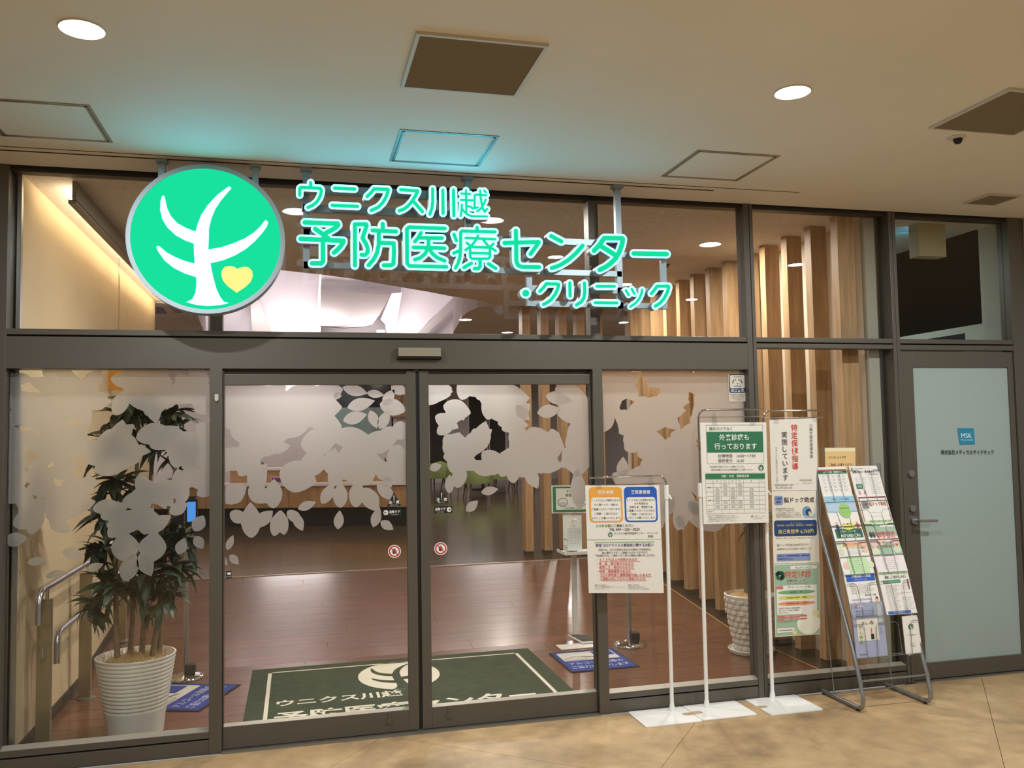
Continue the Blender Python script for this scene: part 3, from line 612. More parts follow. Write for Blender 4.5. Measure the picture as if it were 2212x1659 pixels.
names = ['lobby ceiling light just left of the first sign character', 'lobby ceiling light below the last character of the top sign row', 'lobby ceiling light nearest the oak posts, by the glass', 'lobby ceiling light behind the small last sign row', 'ceiling light past the curved coffer', 'hall ceiling light beyond the far oak posts', 'hall ceiling light at the far right']
for (x, y), nme in zip(LOBBY_LIGHTS, names): downlight(x, y, nme, P_LOBBY, (1, .93, .86), .075)
for k, (x, y) in enumerate(((-4, 7), (-4, 11), (0, 11.5), (4, 12), (0, 15), (4, 15.5), (-4, 15))):
    area('hall_lamp', (x, y, CEIL-.02), 1.2, .3, P_HALL*1.6, (1, .92, .93))

# ================================================================== things in the ceiling outside
def grille(label, x0, x1, y0, y1, nsl, m_s, fr=.014):
    t = thing('ceiling_vent', label, 'vent', ((x0+x1)/2, (y0+y1)/2, CEIL))
    z = CEIL-.012; fm = MB()
    for b in ((x0, x1, y0, y0+fr), (x0, x1, y1-fr, y1), (x0, x0+fr, y0+fr, y1-fr), (x1-fr, x1, y0+fr, y1-fr)): fm.box(*b, z, CEIL+.001)
    fm.build('vent_frame', M_RING, t); MB().box(x0+fr, x1-fr, y0+fr, y1-fr, CEIL-.0025, CEIL-.0015).build('vent_back', M_BLACK, t)
    st = (y1-y0-2*fr)/nsl; a = None
    for k in range(nsl):
        yy = y0+fr+st*(k+.5)
        if a is None: a = MB().add([(x0+fr, st*.42, z), (x1-fr, st*.42, z), (x1-fr, st*.02, CEIL-.003), (x0+fr, st*.02, CEIL-.003), (x0+fr, st*.42, z+.002), (x1-fr, st*.42, z+.002)], [(0, 1, 2, 3), (0, 4, 5, 1)]).build('slat', m_s, t); a.matrix_local = Matrix.Translation((0, yy, 0)); a0 = a
        else: inst(a0, t, Matrix.Translation(Vector(t['_org'])) @ Matrix.Translation((0, yy, 0)))
    for o in t.children:
        if o.name.startswith('slat'): pass
    return t
M_SLAT = mat('dusty_slat', (132, 124, 110), .7)
grille('large square ceiling grille with horizontal slats, above the sign', .418, .908, -1.895, -1.407, 18, M_SLAT)
grille('dusty ceiling grille cut by the right edge of the picture', 2.945, 3.435, -1.907, -1.425, 18, M_SLAT)
grille('small ceiling vent near the frosted door', 4.16, 4.40, -.50, -.28, 12, M_SLAT)
M_AL = mat('panel_frame', (150, 146, 138), .4, .5)
def hatch(label, x0, x1, y0, y1):
    t = thing('access_panel', label, 'ceiling panel', ((x0+x1)/2, (y0+y1)/2, CEIL)); fm = MB(); w = .013
    for a, b, c, d in ((x0, x1, y0, y0+w), (x0, x1, y1-w, y1), (x0, x0+w, y0+w, y1-w), (x1-w, x1, y0+w, y1-w)): fm.box(a, b, c, d, CEIL-.003, CEIL+.001)
    fm.build('outer_frame', M_AL, t); fm = MB(); e = w+.003
    for a, b, c, d in ((x0+e, x1-e, y0+e, y0+e+w*.8), (x0+e, x1-e, y1-e-w*.8, y1-e), (x0+e, x0+e+w*.8, y0+e, y1-e), (x1-e-w*.8, x1-e, y0+e, y1-e)): fm.box(a, b, c, d, CEIL-.003, CEIL+.001)
    fm.build('inner_frame', M_AL, t); MB().box(x0+w, x1-w, y0+w, y1-w, CEIL-.0012, CEIL-.0004).build('gap', M_GAP, t)
    MB().box(x0+e+w*.8, x1-e-w*.8, y0+e+w*.8, y1-e-w*.8, CEIL-.002, CEIL-.0013).build('door', M_CEIL, t)
    MB().box((x0+x1)/2-.014, (x0+x1)/2+.014, y0+.012, y0+.02, CEIL-.005, CEIL-.002).build('latch', M_SILVER, t)
hatch('ceiling access panel lit blue above the sign characters', .475, .955, -.899, -.418)
hatch('ceiling access panel right of the sign, grey framed', 1.997, 2.472, -.90, -.437)
hatch('ceiling access panel at the left edge of the picture', -1.335, -.853, -.932, -.448)
t = thing('ceiling_camera', 'small dark ball camera in a round plate below the right grille', 'camera', (3.195, -1.325, CEIL))
MB().lathe([(.045, 0), (.045, -.004), (.03, -.008), (.0001, -.008)], (3.19, -1.325, CEIL), 24).build('mounting_plate', M_RING, t, smooth=True)
MB().lathe([(.0001, -.034), (.012, -.032), (.02, -.022), (.022, -.012), (.022, -.006)], (3.198, -1.325, CEIL), 20).build('camera_ball', M_BLACK, t, smooth=True)
t = thing('door_sensor', 'slim grey motion sensor on the beam above the sliding doors', 'sensor', (.678, -.03, 2.115))
MB().prism([(.558, 0, 2.083), (.558, -.045, 2.096), (.558, -.045, 2.144), (.558, 0, 2.147)], (.24, 0, 0)).build('cover', mat('sensor_cover', (150, 143, 124), .45), t, bevel=.003)
MB().prism([(.553, 0, 2.078), (.553, -.036, 2.083), (.553, -.046, 2.094), (.553, 0, 2.094)], (.25, 0, 0)).build('lens_strip', M_BLACK, t)
t = thing('thumb_latch', 'tiny ivory latch on the post left of the sliding doors', 'latch', (-.415, -.006, 1.868))
MB().box(-.424, -.404, -.008, 0, 1.856, 1.89).build('plate', mat('ivory', (200, 196, 178), .5), t, bevel=.002); MB().tube([(-.414, -.008, 1.857), (-.414, -.016, 1.857)], .006, 10).build('button', MATS['ivory'], t)
# black rain-sensor-like fixture seen above the right transom: sprinkler head
# ================================================================== the sign
YS = -.29
def kpt(o, s, x, y, yy=YS): return F(o[0]+x/s, o[1]+y/s, yy)
dsk = thing('tree_emblem_sign', 'round backlit green emblem with white tree and yellow heart, left of the lit characters', 'sign', (-.44, -.25, 2.666))
dc = Vector((-.438, YS, 2.667)); rad = .384
def ring_pts(r, y, n=72): return [Vector((dc.x+r*math.cos(2*PI*k/n), y, dc.z+r*math.sin(2*PI*k/n))) for k in range(n)]
mb = MB(); n = 72; A, B, C, D_ = ring_pts(rad, YS-.004), ring_pts(rad, YS+.085), ring_pts(rad-.022, YS-.004), ring_pts(rad-.022, YS+.006)
mb.add(A+B+C+D_, [f for k in range(n) for f in ((k, (k+1) % n, n+(k+1) % n, n+k), (k, 2*n+k, 2*n+(k+1) % n, (k+1) % n), (2*n+k, 3*n+k, 3*n+(k+1) % n, 2*n+(k+1) % n))]+[tuple(range(n, 2*n))])
mb.build('steel_rim', M_SIGNRIM, dsk, smooth=True)
MB().add(ring_pts(rad-.022, YS), [tuple(range(n))]).build('green_face', M_GREENON, dsk)
KD = ((280, 350), 5.026)
MB().flat([kpt(*KD, x, y, YS-.002) for x, y in TREE]).build('white_tree', M_TREEON, dsk); MB().flat([kpt(*KD, x, y, YS-.002) for x, y in HEART]).build('yellow_heart', M_HEART, dsk)
for x in (-.665, -.205):
    z0 = dc.z+math.sqrt(rad**2-(x-dc.x)**2)-.03
    MB().box(x-.016, x+.016, -.235, -.203, z0, CEIL).build('hanger', M_SIGNRIM, dsk); MB().box(x-.028, x+.028, -.247, -.19, CEIL-.02, CEIL).build('hanger_cap', M_SIGNRIM, dsk)
K1, K2, K3, K4, K5, K6, K7, K8 = ((630, 380), 9.617), ((850, 390), 9.617), ((630, 465), 8.848), ((860, 475), 9.617), ((1070, 480), 10.055), ((1260, 490), 11.06), ((1115, 595), 12.289), ((1280, 595), 12.289)
KU = [(628,420),(720,330),(800,222),(1120,230),(1125,260),(1095,380),(1030,510),(930,640),(840,710),(725,770)]
LET = [
 (K1, 37, 77, [[(395,140),(395,235)], [(168,398),(168,262),(190,240),(590,258),(615,290),(608,370),(580,450),(520,545),(440,610),(340,655)]]),
 (K1, 38, 78, [[(893,253),(1308,273)], [(843,610),(1370,635)]]),
 (K1, 38, 80, [[(1567,428),(1640,360),(1715,268),(2000,280),(2005,295),(1990,360),(1950,460),(1890,560),(1800,650),(1655,718)]]),
 (K2, 38, 78, [[(150,190),(500,215),(497,240),(450,330),(380,440),(290,540),(210,595),(120,630)], [(420,440),(600,645)]]),
 (K2, 35, 78, [[(812,175),(815,430),(800,570),(755,700)], [(1025,200),(1030,680)], [(1245,195),(1255,730)]]),
 (K2, 25, 66, [[(1410,270),(1590,280)], [(1400,404),(1640,412)], [(1505,200),(1510,400),(1515,680)], [(1520,530),(1600,545),(1640,580)], [(1420,500),(1415,620),(1395,735)], [(1425,590),(1480,660),(1560,720),(1640,742),(1940,747)],
   [(1685,560),(1685,310),(1710,292),(1930,306)], [(1640,575),(1750,562)], [(1800,210),(1810,350),(1830,470),(1860,590),(1895,650),(1945,590)], [(1915,400),(1870,500),(1810,590),(1740,640)], [(1885,210),(1915,245)]]),
 (K3, 47, 80, [[(250,137),(880,160),(890,185),(850,230),(760,285),(660,335)], [(450,260),(560,335),(700,440)], [(170,450),(990,490),(985,520),(940,590),(880,655),(810,715)], [(598,450),(600,880),(565,920),(390,920)]]),
 (K3, 42, 80, [[(1210,960),(1208,172),(1425,172),(1432,205),(1400,300),(1355,435),(1420,540),(1455,640),(1450,715),(1400,758),(1335,755)], [(1740,165),(1745,290)], [(1545,290),(1995,312)], [(1665,310),(1665,560),(1630,720),(1570,840),(1470,955)], [(1670,525),(1950,535),(1955,720),(1945,930),(1900,957),(1760,957)]]),
 (K4, 42, 84, [[(970,178),(225,152),(182,190),(185,900),(235,957),(1005,977)], [(475,270),(420,365),(350,450)], [(430,372),(912,380)], [(320,572),(962,590)], [(632,380),(632,580)], [(625,590),(555,710),(460,790),(345,827)], [(650,600),(710,700),(810,785),(965,850)]]),
 (K4, 37, 76, [[(1640,155),(1640,220)], [(2012,250),(1325,232),(1300,260),(1298,560),(1285,760),(1250,890),(1192,1000)], [(1160,300),(1212,432)], [(1155,690),(1290,635)]]),
 (K4, 29, 76, [[(1405,375),(2012,402)], [(1660,330),(1615,420),(1530,530),(1400,625)], [(1750,390),(1860,530),(2025,645)], [(1425,475),(1500,540)], [(1980,495),(1910,560)], [(1495,570),(1495,760),(1530,808),(1870,808),(1908,770),(1905,570)], [(1500,565),(1900,575)], [(1505,688),(1885,696)]]),
 (K4, 40, 76, [[(1702,830),(1702,970),(1665,1013),(1585,1012)], [(1520,902),(1368,990)], [(1878,912),(2028,1010)]]),
 (K5, 48, 92, [[(445,185),(452,500),(457,850),(492,935),(580,972),(950,977)], [(195,450),(940,432),(925,470),(765,690)]]),
 (K5, 48, 92, [[(1210,300),(1435,418)], [(1225,995),(1300,975),(1420,925),(1600,810),(1750,675),(1895,512)]]),
 (K6, 61, 102, [[(258,568),(380,440),(500,268),(925,272),(945,300),(920,440),(860,600),(770,760),(640,885),(530,960),(392,1028)], [(420,460),(790,690)]]),
 (K6, 60, 100, [[(1205,637),(1990,652)]]),
 (K7, 95, 145, [[(253,470),(256,471)]]),
 (K7, 47, 96, [KU]),
 (K7, 47, 96, [[(1425,200),(1432,545)], [(1812,200),(1822,450),(1800,590),(1730,700),(1600,785)]]),
 (K8, 44, 96, [[(115,288),(580,290)], [(68,725),(650,730)]]),
 (K8, 36, 84, [[(885,395),(960,515)], [(1040,360),(1110,485)], [(1315,380),(1300,480),(1240,620),(1150,730),(1005,830)]]),
 (K8, 47, 97, [[(1560,480),(1640,390),(1715,285),(2010,285),(2020,320),(1985,450),(1900,610),(1800,730),(1665,815)]]),
]
def stroke_poly(pts, r, n=9):        # a rounded brush along a line, as a list of convex pieces
    out = []
    for (x0, y0), (x1, y1) in zip(pts, pts[1:]):
        a = math.atan2(y1-y0, x1-x0); p = []
        for k in range(n): t = a-PI/2+PI*k/(n-1); p.append((x1+r*math.cos(t), y1+r*math.sin(t)))
        for k in range(n): t = a+PI/2+PI*k/(n-1); p.append((x0+r*math.cos(t), y0+r*math.sin(t)))
        out.append(p)
    return out
sg = thing('lit_character_sign', 'backlit green and white clinic name in three rows of raised characters on a steel frame', 'sign', (1.0, -.22, 2.75))
M_LSIDE = mat('letter_side', (176, 188, 196), .45, .3)
YB = -.232
for K, gw, ww, strokes in LET:
    body, edge_, face = MB(), MB(), MB(); i = 0
    for st in strokes:
        for p in stroke_poly(st, ww):
            q = [kpt(*K, x, y) for x, y in p]; m = len(q)
            edge_.add([v+Vector((0, -.00002*i, 0)) for v in q], [tuple(range(m))]); i += 1
            body.add([v+Vector((0, .0004, 0)) for v in q]+[Vector((v.x, YB, v.z)) for v in q], [(k, (k+1) % m, (k+1) % m+m, k+m) for k in range(m)]+[tuple(range(m, 2*m))])
        for p in stroke_poly(st, gw):
            q = [kpt(*K, x, y, YS-.003) for x, y in p]; face.add([v+Vector((0, -.00002*i, 0)) for v in q], [tuple(range(len(q)))]); i += 1
    if K is K4 and gw == 29: edge_.add([kpt(*K, x, y) for x, y in ((1340, 260), (2010, 290), (2010, 640), (1900, 800), (1500, 800), (1380, 640))], [tuple(range(6))])
    o = body.build('letter', M_LSIDE, sg); edge_.build('lit_edge', M_EDGEON, o); face.build('green_face', M_GREENON, o)
fr = lambda nm, *b: MB().box(*b).build(nm, M_SIGNRIM, sg)
for a, b, z0, z1 in ((.03, 1.0, 2.945, 2.992), (.03, 1.0, 2.846, 2.886), (.04, 1.83, 2.722, 2.757), (.04, 1.83, 2.546, 2.578), (1.26, 2.11, 2.447, 2.483), (1.26, 2.11, 2.364, 2.396), (1.78, 2.12, 2.66, 2.69)): fr('frame_rail', a, b, YB, -.205, z0, z1)
for x, z0 in ((.055, 2.546), (.93, 2.846), (1.818, 2.364)): fr('hanger', x-.017, x+.017, -.232, -.20, z0, CEIL); fr('hanger_cap', x-.03, x+.03, -.245, -.188, CEIL-.02, CEIL)
for x, z0, z1 in ((.93, 2.55, 2.85), (1.275, 2.364, 2.56), (2.095, 2.364, 2.68), (1.26, 2.55, 2.75)): fr('frame_upright', x-.016, x+.016, -.230, -.204, z0, z1)
# ================================================================== poster stands
def stand(label, x0, x1, y0, y1, px_, py_, ztop, arm, armx, notch=None, zarm=None):
    t = thing('poster_stand', label, 'poster stand', (px_, py_, 0))
    # base plate with round corners and a half-round finger notch
    r = .012; P = []
    def corner(cx, cy, a0): P.extend((cx+r*math.cos(math.radians(a0+22.5*k)), cy+r*math.sin(math.radians(a0+22.5*k)), .001) for k in range(5))
    ym = (y0+y1)/2; nr = .028
    corner(x0+r, y0+r, 180)
    corner(x1-r, y0+r, 270)
    if notch in ('r', 'both'): P.extend((x1-.035-nr*math.cos(math.radians(a)), ym-nr*math.sin(math.radians(a)), .001) if 0 < i < 8 else (x1, ym+(-nr if i == 0 else nr), .001) for i, a in enumerate(range(90, -91, -22)) )
    corner(x1-r, y1-r, 0); corner(x0+r, y1-r, 90)
    if notch in ('l', 'both'): P.extend((x0+.035+nr*math.cos(math.radians(a)), ym+nr*math.sin(math.radians(a)), .001) if 0 < i < 8 else (x0, ym+(nr if i == 0 else -nr), .001) for i, a in enumerate(range(90, -91, -22)))
    MB().prism(P, (0, 0, .006)).build('base_plate', M_WHITE, t)
    MB().lathe([(.018, .006), (.016, .03), (.012, .05)], (px_, py_, 0), 16).build('pole_socket', M_WHITE, t, smooth=True)
    MB().tube([(px_, py_, .02), (px_, py_, ztop)], .0115, 14).build('pole', M_WHITE, t, smooth=True)
    MB().tube([(px_, py_, ztop-.085), (px_, py_, ztop)], .0165, 14).tube([(px_+.012, py_-.01, ztop-.06), (px_+.024, py_-.02, ztop-.085)], .006, 8).build('clamp', M_WHITE, t, smooth=True)
    za = zarm; rr = .05; s = 1 if arm > 0 else -1
    rod = [(px_, py_, ztop-.02), (px_, py_, za-rr)]+[(px_+s*rr*(1-math.cos(a)), py_, za-rr+rr*math.sin(a)) for a in (.3, .6, .9, 1.2, PI/2)]+[(armx, py_, za)]
    MB().tube(rod, .006, 10).build('chrome_arm', M_CHROME, t, smooth=True)
    MB().tube([(px_, py_-.004, za-.045), (armx, py_-.004, za-.045)], .003, 8).build('hanging_rod', M_CHROME, t, smooth=True)
    return t
M_CLEAR = glass_mat('clear_plastic', (.93, .95, .95), 2.2)
def clips(t, pts):
    for q in pts:
        MB().tube([q+Vector((-.008, 0, .02)), q+Vector((-.008, 0, .045)), q+Vector((0, 0, .055)), q+Vector((.008, 0, .045)), q+Vector((.008, 0, .02))], .004, 6).box(q.x-.014, q.x+.014, q.y-.006, q.y+.004, q.z-.022, q.z+.022).build('clip', M_CLEAR, t)
st1 = stand('white poster stand with orange and blue notice, left of three', 1.886, 2.233, -.284, -.010, 2.141, -.071, 1.33, -1, 1.66, 'r', 1.385)
st2 = stand('white poster stand with two green-headed notices, middle of three', 2.238, 2.583, -.272, -.005, 2.365, -.069, 1.335, 1, 2.80, 'l', 1.775)
st3 = stand('white poster stand with three posters in a column, nearest the brochure rack', 2.652, 2.995, -.305, .0-.004, 2.827, -.026, 1.33, 1, 3.25, 'l', 1.765)
def poster(name, label, tl, tr, br, bl, y, base=(226, 222, 212), ybl=None):
    y2 = y if ybl is None else ybl
    c = [F(*tl, y), F(*tr, y), F(*br, y2), F(*bl, y2)]
    o = MB().prism(c, (0, .0012, 0)).build(name, ink(base)); tag(o, label, 'poster'); return o, Print(*c)
Y1 = -.092
clips(st1, [F(1293, 1047, Y1), F(1406, 1047, Y1)]); clips(st2, [F(1543, 911, -.09), F(1625, 911, -.09)]); clips(st3, [F(1676, 907, -.048), F(1760, 903, -.048)])
# --- 1a
o, p = poster('poster', 'white notice with orange and blue boxes at the top of the left stand', (1264, 1049), (1424, 1048), (1429, 1164), (1268, 1166), Y1)
for u0, u1, c, head, ls in ((.045, .485, ORG, '受診者様', ['３７.５℃以上の発熱のある方', 'の人間ドック・健診は', 'ご遠慮いただいております。', 'ご理解・ご協力のほど', 'よろしくお願いいたします。']),
                            (.515, .96, BLUE, '来院患者様', ['３７.５℃以上の発熱のある方', 'の外来受診は', '発熱外来、夜間診の為', 'ご遠慮いただいております。', 'ご理解・ご協力のほど', 'よろしくお願いいたします。'])):
    p.rrect(u0, .03, u1, .68, .05, c, 1); p.rrect(u0+.022, .22, u1-.022, .655, .04, (230, 226, 218), 2); p.text(head, (u0+u1)/2, .125, .078, WHT, 'c', bold=.012)
    for i, s in enumerate(ls): p.text(s, (u0+u1)/2, .275+.33*i/(len(ls)-1), .047, INK, 'c', .39, .008)
p.text('入られる前にご連絡ください', .12, .745, .058, INK, 'l', bold=.006); p.text('TEL 049－220－0220', .30, .815, .068, INK, 'l', .54, .006); tree_logo(p, .31, .91, .03, GRN, WHT)
p.text('ウニクス川越予防医療センター・クリニック', .36, .89, .05, INK, 'l', .59); p.text('院長', .82, .95, .05, INK, 'l', bold=.006); p.finish(o)
o, p = poster('poster', 'white notice with red list lines, lower sheet on the left stand', (1268, 1167), (1429, 1165), (1434, 1281), (1272, 1281), Y1+.002)
p.rect(.1, .035, .9, .055, (150, 190, 140), 1); p.text('新型コロナウイルス感染症に関するお願い', .5, .10, .062, (44, 44, 110), 'c', .8, .012)
for i, s in enumerate(('当院では、以下の症状のある方の健診と外来受診は、', '誠に勝手ですが、ご遠慮いただいております。', '下記症状の方は、ご来院いただく前にお電話をお願い申し上げます。')): p.text(s, .5, .185+.055*i, .046, INK, 'c', .8, .004)
for i, s in enumerate(('・３７.５℃以上の発熱のある方', '・咳・痰・喉の痛みのある方', '・息苦しさ・息切れのある方', '・味覚・嗅覚異常のある方', '・コロナ陽性者と濃厚接触や疑いのある方', '・２週間以内に海外から帰国された方')):
    p.text(s, .12, .37+.073*i, .058, (206, 70, 62), 'l', .78, .008); w_ = min(.78, .058*len(s)*p.h/p.w); p.rect(.16, .40+.073*i, .12+w_, .406+.073*i, (206, 70, 62), 3)
for u, ss in ((.08, ('電話でのお問合せ', 'ウニクス川越予防医療センター・クリニック', '０４９－２２０')), (.52, ('時間外のお問合せ', '埼玉県受診・相談センター', 'TEL 0570-783-770　FAX 048-830'))):
    for i, s in enumerate(ss): p.text(s, u, .85+.035*i, .03, GREY, 'l', .4)
p.finish(o)
# --- 2a, 2b
o, p = poster('poster', 'white notice with a large green block of white characters, top of the middle stand', (1512, 913), (1655, 912), (1658, 1020), (1516, 1021), -.090)
for a in ((.085, .05, .945, .055), (.085, .82, .945, .825), (.085, .05, .089, .825), (.941, .05, .945, .825)): p.rect(*a, (120, 140, 128), 1)
p.text('健診だけでなく', .13, .125, .075, (60, 84, 70), 'l', .40); p.rect(.09, .185, .94, .60, (38, 110, 74), 1); p.text('外来診療も', .50, .30, .135, WHT, 'c', .52, .012); p.text('行っております', .52, .48, .135, WHT, 'c', .72, .012)
p.text('診療時間　14:00～17:00', .25, .67, .08, (70, 70, 72), 'l', .67); p.text('最終受付　16:30', .25, .765, .08, (70, 70, 72), 'l', .50)
p.text('当日直接ご来院いただいて診療いたします。', .12, .885, .04, INK, 'l', .66); p.text('受診を希望される方は診療時間内にご来院ください。', .14, .945, .04, INK, 'l', .68); tree_logo(p, .90, .91, .042, (32, 92, 62), WHT); p.finish(o)
o, p = poster('poster', 'white timetable with a green heading bar and a grid, lower sheet on the middle stand', (1516, 1021), (1658, 1020), (1661, 1129), (1520, 1132), -.089)
p.rect(.05, .02, .955, .125, (38, 116, 76), 1); p.text('健診・外来　医師担当表', .5, .072, .055, WHT, 'c', .62, .01)
for v in (.135, .205, .29, .375, .46, .545, .63, .72, .80): p.rect(.05, v, .955, v+.005, (150, 158, 150), 1)
for u in (.05, .16, .28, .40, .51, .62, .86, .95): p.rect(u, .135, u+.004, .805, (150, 158, 150), 1)
for k, u in enumerate((.22, .34, .455, .565, .74, .905)): p.text('月火水木金土'[k], u, .17, .035, INK, 'c')
for r_, v in enumerate((.25, .335, .42, .50, .585, .675)):
    for k, u in enumerate((.22, .34, .455, .565, .74)):
        if (r_*7+k*3) % 6: p.text('担当医', u, v-.018, .026, (80, 80, 86), 'c'); p.text('内科診察', u, v+.016, .026, (80, 80, 86), 'c')
for v in (.29, .54): p.text('健診' if v < .4 else '外来', .10, v, .03, INK, 'c')
p.text('訪問診療', .10, .76, .026, INK, 'c')
for i, s in enumerate(('都合により担当医が変更になることがございます。', '診療科により診療時間が異なりますのでご確認ください。', '予約制の外来がございますのでお問合せください。', '急な休診となる場合がございます。ご了承ください。')): p.text(s, .07, .84+.035*i, .027, GREY, 'l', .52-.04*(i % 2))
tree_logo(p, .74, .87, .014, INK, WHT); p.text('予防医療センター・クリニック', .77, .87, .028, GREY, 'l', .18); p.text('TEL 049-220-0220', .76, .91, .026, GREY, 'l', .18); p.finish(o)
# --- 3a, 3b, 3c
o, p = poster('poster', 'white poster with a tall red vertical headline, top of the right stand', (1662, 907), (1764, 903), (1767, 1059), (1667, 1060), -.048)
p.text('川越市国民健康保険', .87, .10, .052, (86, 84, 86), vert=True); p.text('特定保健指導', .515, .125, .104, (206, 78, 70), vert=True, bold=.012); p.text('実施しています', .30, .22, .096, (66, 60, 66), vert=True, bold=.004); p.text('スタッフにお声をかけてください', .12, .40, .034, (120, 116, 116), vert=True)
p.text('川越市国民健康保険課　保健係', .05, .925, .022, GREY, 'l', .45); p.rect(.04, .91, .6, .912, GREY, 1); p.text('TEL 049-224-6124', .08, .96, .035, GREY, 'l', .5); p.text('お気軽にご相談ください', .66, .90, .018, GREY, 'l', .25)
p.line(.62, .86, .86, .86, .02, (176, 172, 166)); p.rect(.60, .84, .88, .87, (200, 196, 190), 1); p.finish(o)
o, p = poster('poster', 'cream poster with a navy band and yellow price, middle of the right stand', (1667, 1061), (1767, 1060), (1770, 1215), (1671, 1218), -.046, (226, 220, 204))
p.rrect(.05, .065, .23, .19, .03, (128, 146, 190), 1); p.text('川越市', .14, .105, .034, (40, 50, 90), 'c', bold=.01); p.text('国保', .14, .15, .034, (40, 50, 90), 'c', bold=.01); p.text('脳ドック助成', .25, .125, .08, INK, 'l', .68, .01)
for i, s in enumerate(('川越市国民健康保険にご加入の方', '・４０歳から７４歳までの方', '・１年以上継続して加入している方', '・国民健康保険税を完納している世帯の方', '・同年度に特定健診等を受けていない方')): p.text(s, .06, .245+.028*i, .024, GREY, 'l', .56 if i else .4, .004 if i else .012)
p.rrect(.65, .215, .84, .37, .09, (104, 150, 190), 1); p.ell(.78, .30, .065, .05, (44, 60, 90), 2); p.rrect(.78, .31, .94, .35, .03, (190, 206, 206), 3); p.ell(.80, .305, .03, .02, (222, 186, 160), 4); p.rrect(.68, .345, .92, .37, .02, (150, 186, 200), 2)
p.rrect(.03, .405, .955, .625, .05, (34, 62, 116), 1); p.text('脳ドックの内容', .5, .445, .024, (150, 170, 200), 'c'); p.text('脳MRI検査・脳血管検査・頚動脈検査・血液検査など', .5, .475, .026, (222, 206, 90), 'c', .82); p.text('自己負担金 6,750円', .5, .56, .066, (226, 212, 84), 'c', .78, .012)
p.text('検査内容は、施設により異なります。詳細は受診券をご確認ください。', .06, .65, .02, GREY, 'l', .86); p.text('脳ドック料金33,000円のうち', .08, .745, .04, GREY, 'l', .72); p.text('検査費用の26,250円が国保より補助されます。', .08, .80, .027, GREY, 'l', .8, .006)
p.rrect(.07, .865, .80, .965, .02, (128, 146, 196), 1); p.text('お問合せ先：川越市国民健康保険課・保健事業担当', .09, .895, .026, (44, 54, 100), 'l', .68, .006); p.text('電話番号 049-224-6124', .09, .935, .024, (44, 54, 100), 'l', .4, .006); p.finish(o)
o, p = poster('poster', 'sage green poster with a four-leaf clover and red headline, bottom of the right stand', (1671, 1219), (1770, 1216), (1772, 1370), (1675, 1376), -.044, (226, 224, 214))
p.rect(.015, .01, .985, .985, PGR, 1); p.rect(.36, .03, .94, .075, (228, 226, 218), 2); p.text('TEL 049-224-6124', .64, .055, .035, (70, 80, 74), 'c', .5)
for a, c in ((45, (46, 100, 70)), (135, (32, 60, 58)), (225, (88, 140, 100)), (315, (32, 60, 58))):
    ca, sa = math.cos(math.radians(a)), math.sin(math.radians(a)); p.ell(.13+.06*ca+.02*sa, .16-.04*sa+.012*ca, .045, .03, c, 2); p.ell(.13+.06*ca-.02*sa, .16-.04*sa-.012*ca, .045, .03, c, 2)
p.text('特定健診', .23, .15, .105, (206, 74, 66), 'l', .68, .008); p.text('を受けましょう！', .28, .235, .042, (60, 84, 70), 'l', .40); p.text('年に１回、４０歳から７４歳の方が対象です', .28, .275, .016, RED, 'l', .6)
p.rrect(.05, .30, .93, .70, .02, (232, 230, 222), 2); p.poly([(.03, .31), (.15, .30), (.15, .285), (.2, .33), (.15, .365), (.15, .35), (.03, .345)], (190, 128, 112), 3); p.text('受けないともったいない理由', .55, .325, .03, INK, 'c', .5)
for v, c, s in ((.395, (116, 168, 120), '自己負担なし　無料！'), (.47, (212, 212, 116), '生活習慣病の早期発見・早期治療'), (.55, (226, 150, 112), '特定保健指導で健康づくりを支援')): p.ell(.48, v, .41, .032, c, 3); p.text(s, .48, v, .022, INK, 'c', .7, .006, 4)
for i, s in enumerate(('特定健診は川越市内の実施医療機関で', '受診できます。受診券と保険証を', 'お持ちください。')): p.text(s, .08, .615+.03*i, .022, INK, 'l', .5)
p.ell(.74, .84, .26, .15, (232, 230, 214), 3); p.ell(.42, .955, .05, .03, (216, 214, 140), 4); p.ell(.9, .70, .07, .05, (222, 218, 160), 4)
for v in (.715, .755): p.rect(.05, v, .70, v+.022, (206, 110, 96), 5); p.text('受診期間は１２月末日までです', .38, v+.011, .018, WHT, 'c', .5, 0, 6)
p.text('詳しくは受診券同封の案内をご覧ください', .06, .80, .018, (70, 90, 78), 'l', .38); p.rect(.04, .885, .42, .945, (230, 228, 220), 4); p.text('川越市国民健康保険課', .07, .915, .022, INK, 'l', .32, 0, 5); p.finish(o)

# ================================================================== brochure rack
rk = thing('brochure_rack', 'silver tubular brochure rack with two columns of wire pockets, left of the frosted door', 'brochure rack', (3.41, -.22, 0))
M_RACK = mat('rack_steel', (150, 152, 152), .35, .75)
def sideframe(x):
    r = .045
    pts = [(x, -.02, .018), (x, -.36, .018)]+[(x, -.385-r*math.sin(a)*.8, .018+r*(1-math.cos(a))*1.3) for a in (.5, 1.0, 1.5, 2.0, 2.5)]
    pts += [(x, -.40, .17), (x, -.33, .37), (x, -.24, .60), (x, -.14, .83), (x, -.068, 1.0), (x, -.045, 1.10), (x, -.035, 1.42)]
    MB().tube(pts, .0125, 12).build('side_tube', M_RACK, rk, smooth=True)
    for yy in (-.035, -.37): MB().tube([(x, yy, 0), (x, yy, .012)], .012, 10).build('rubber_foot', M_BLACK, rk)
sideframe(3.18); sideframe(3.638)
MB().tube([(3.18, -.395, .175), (3.638, -.395, .175)], .006, 8).build('cross_rod', M_RACK, rk, smooth=True); MB().tube([(3.18, -.10, .02), (3.638, -.10, .02)], .005, 8).build('cross_rod', M_RACK, rk, smooth=True)
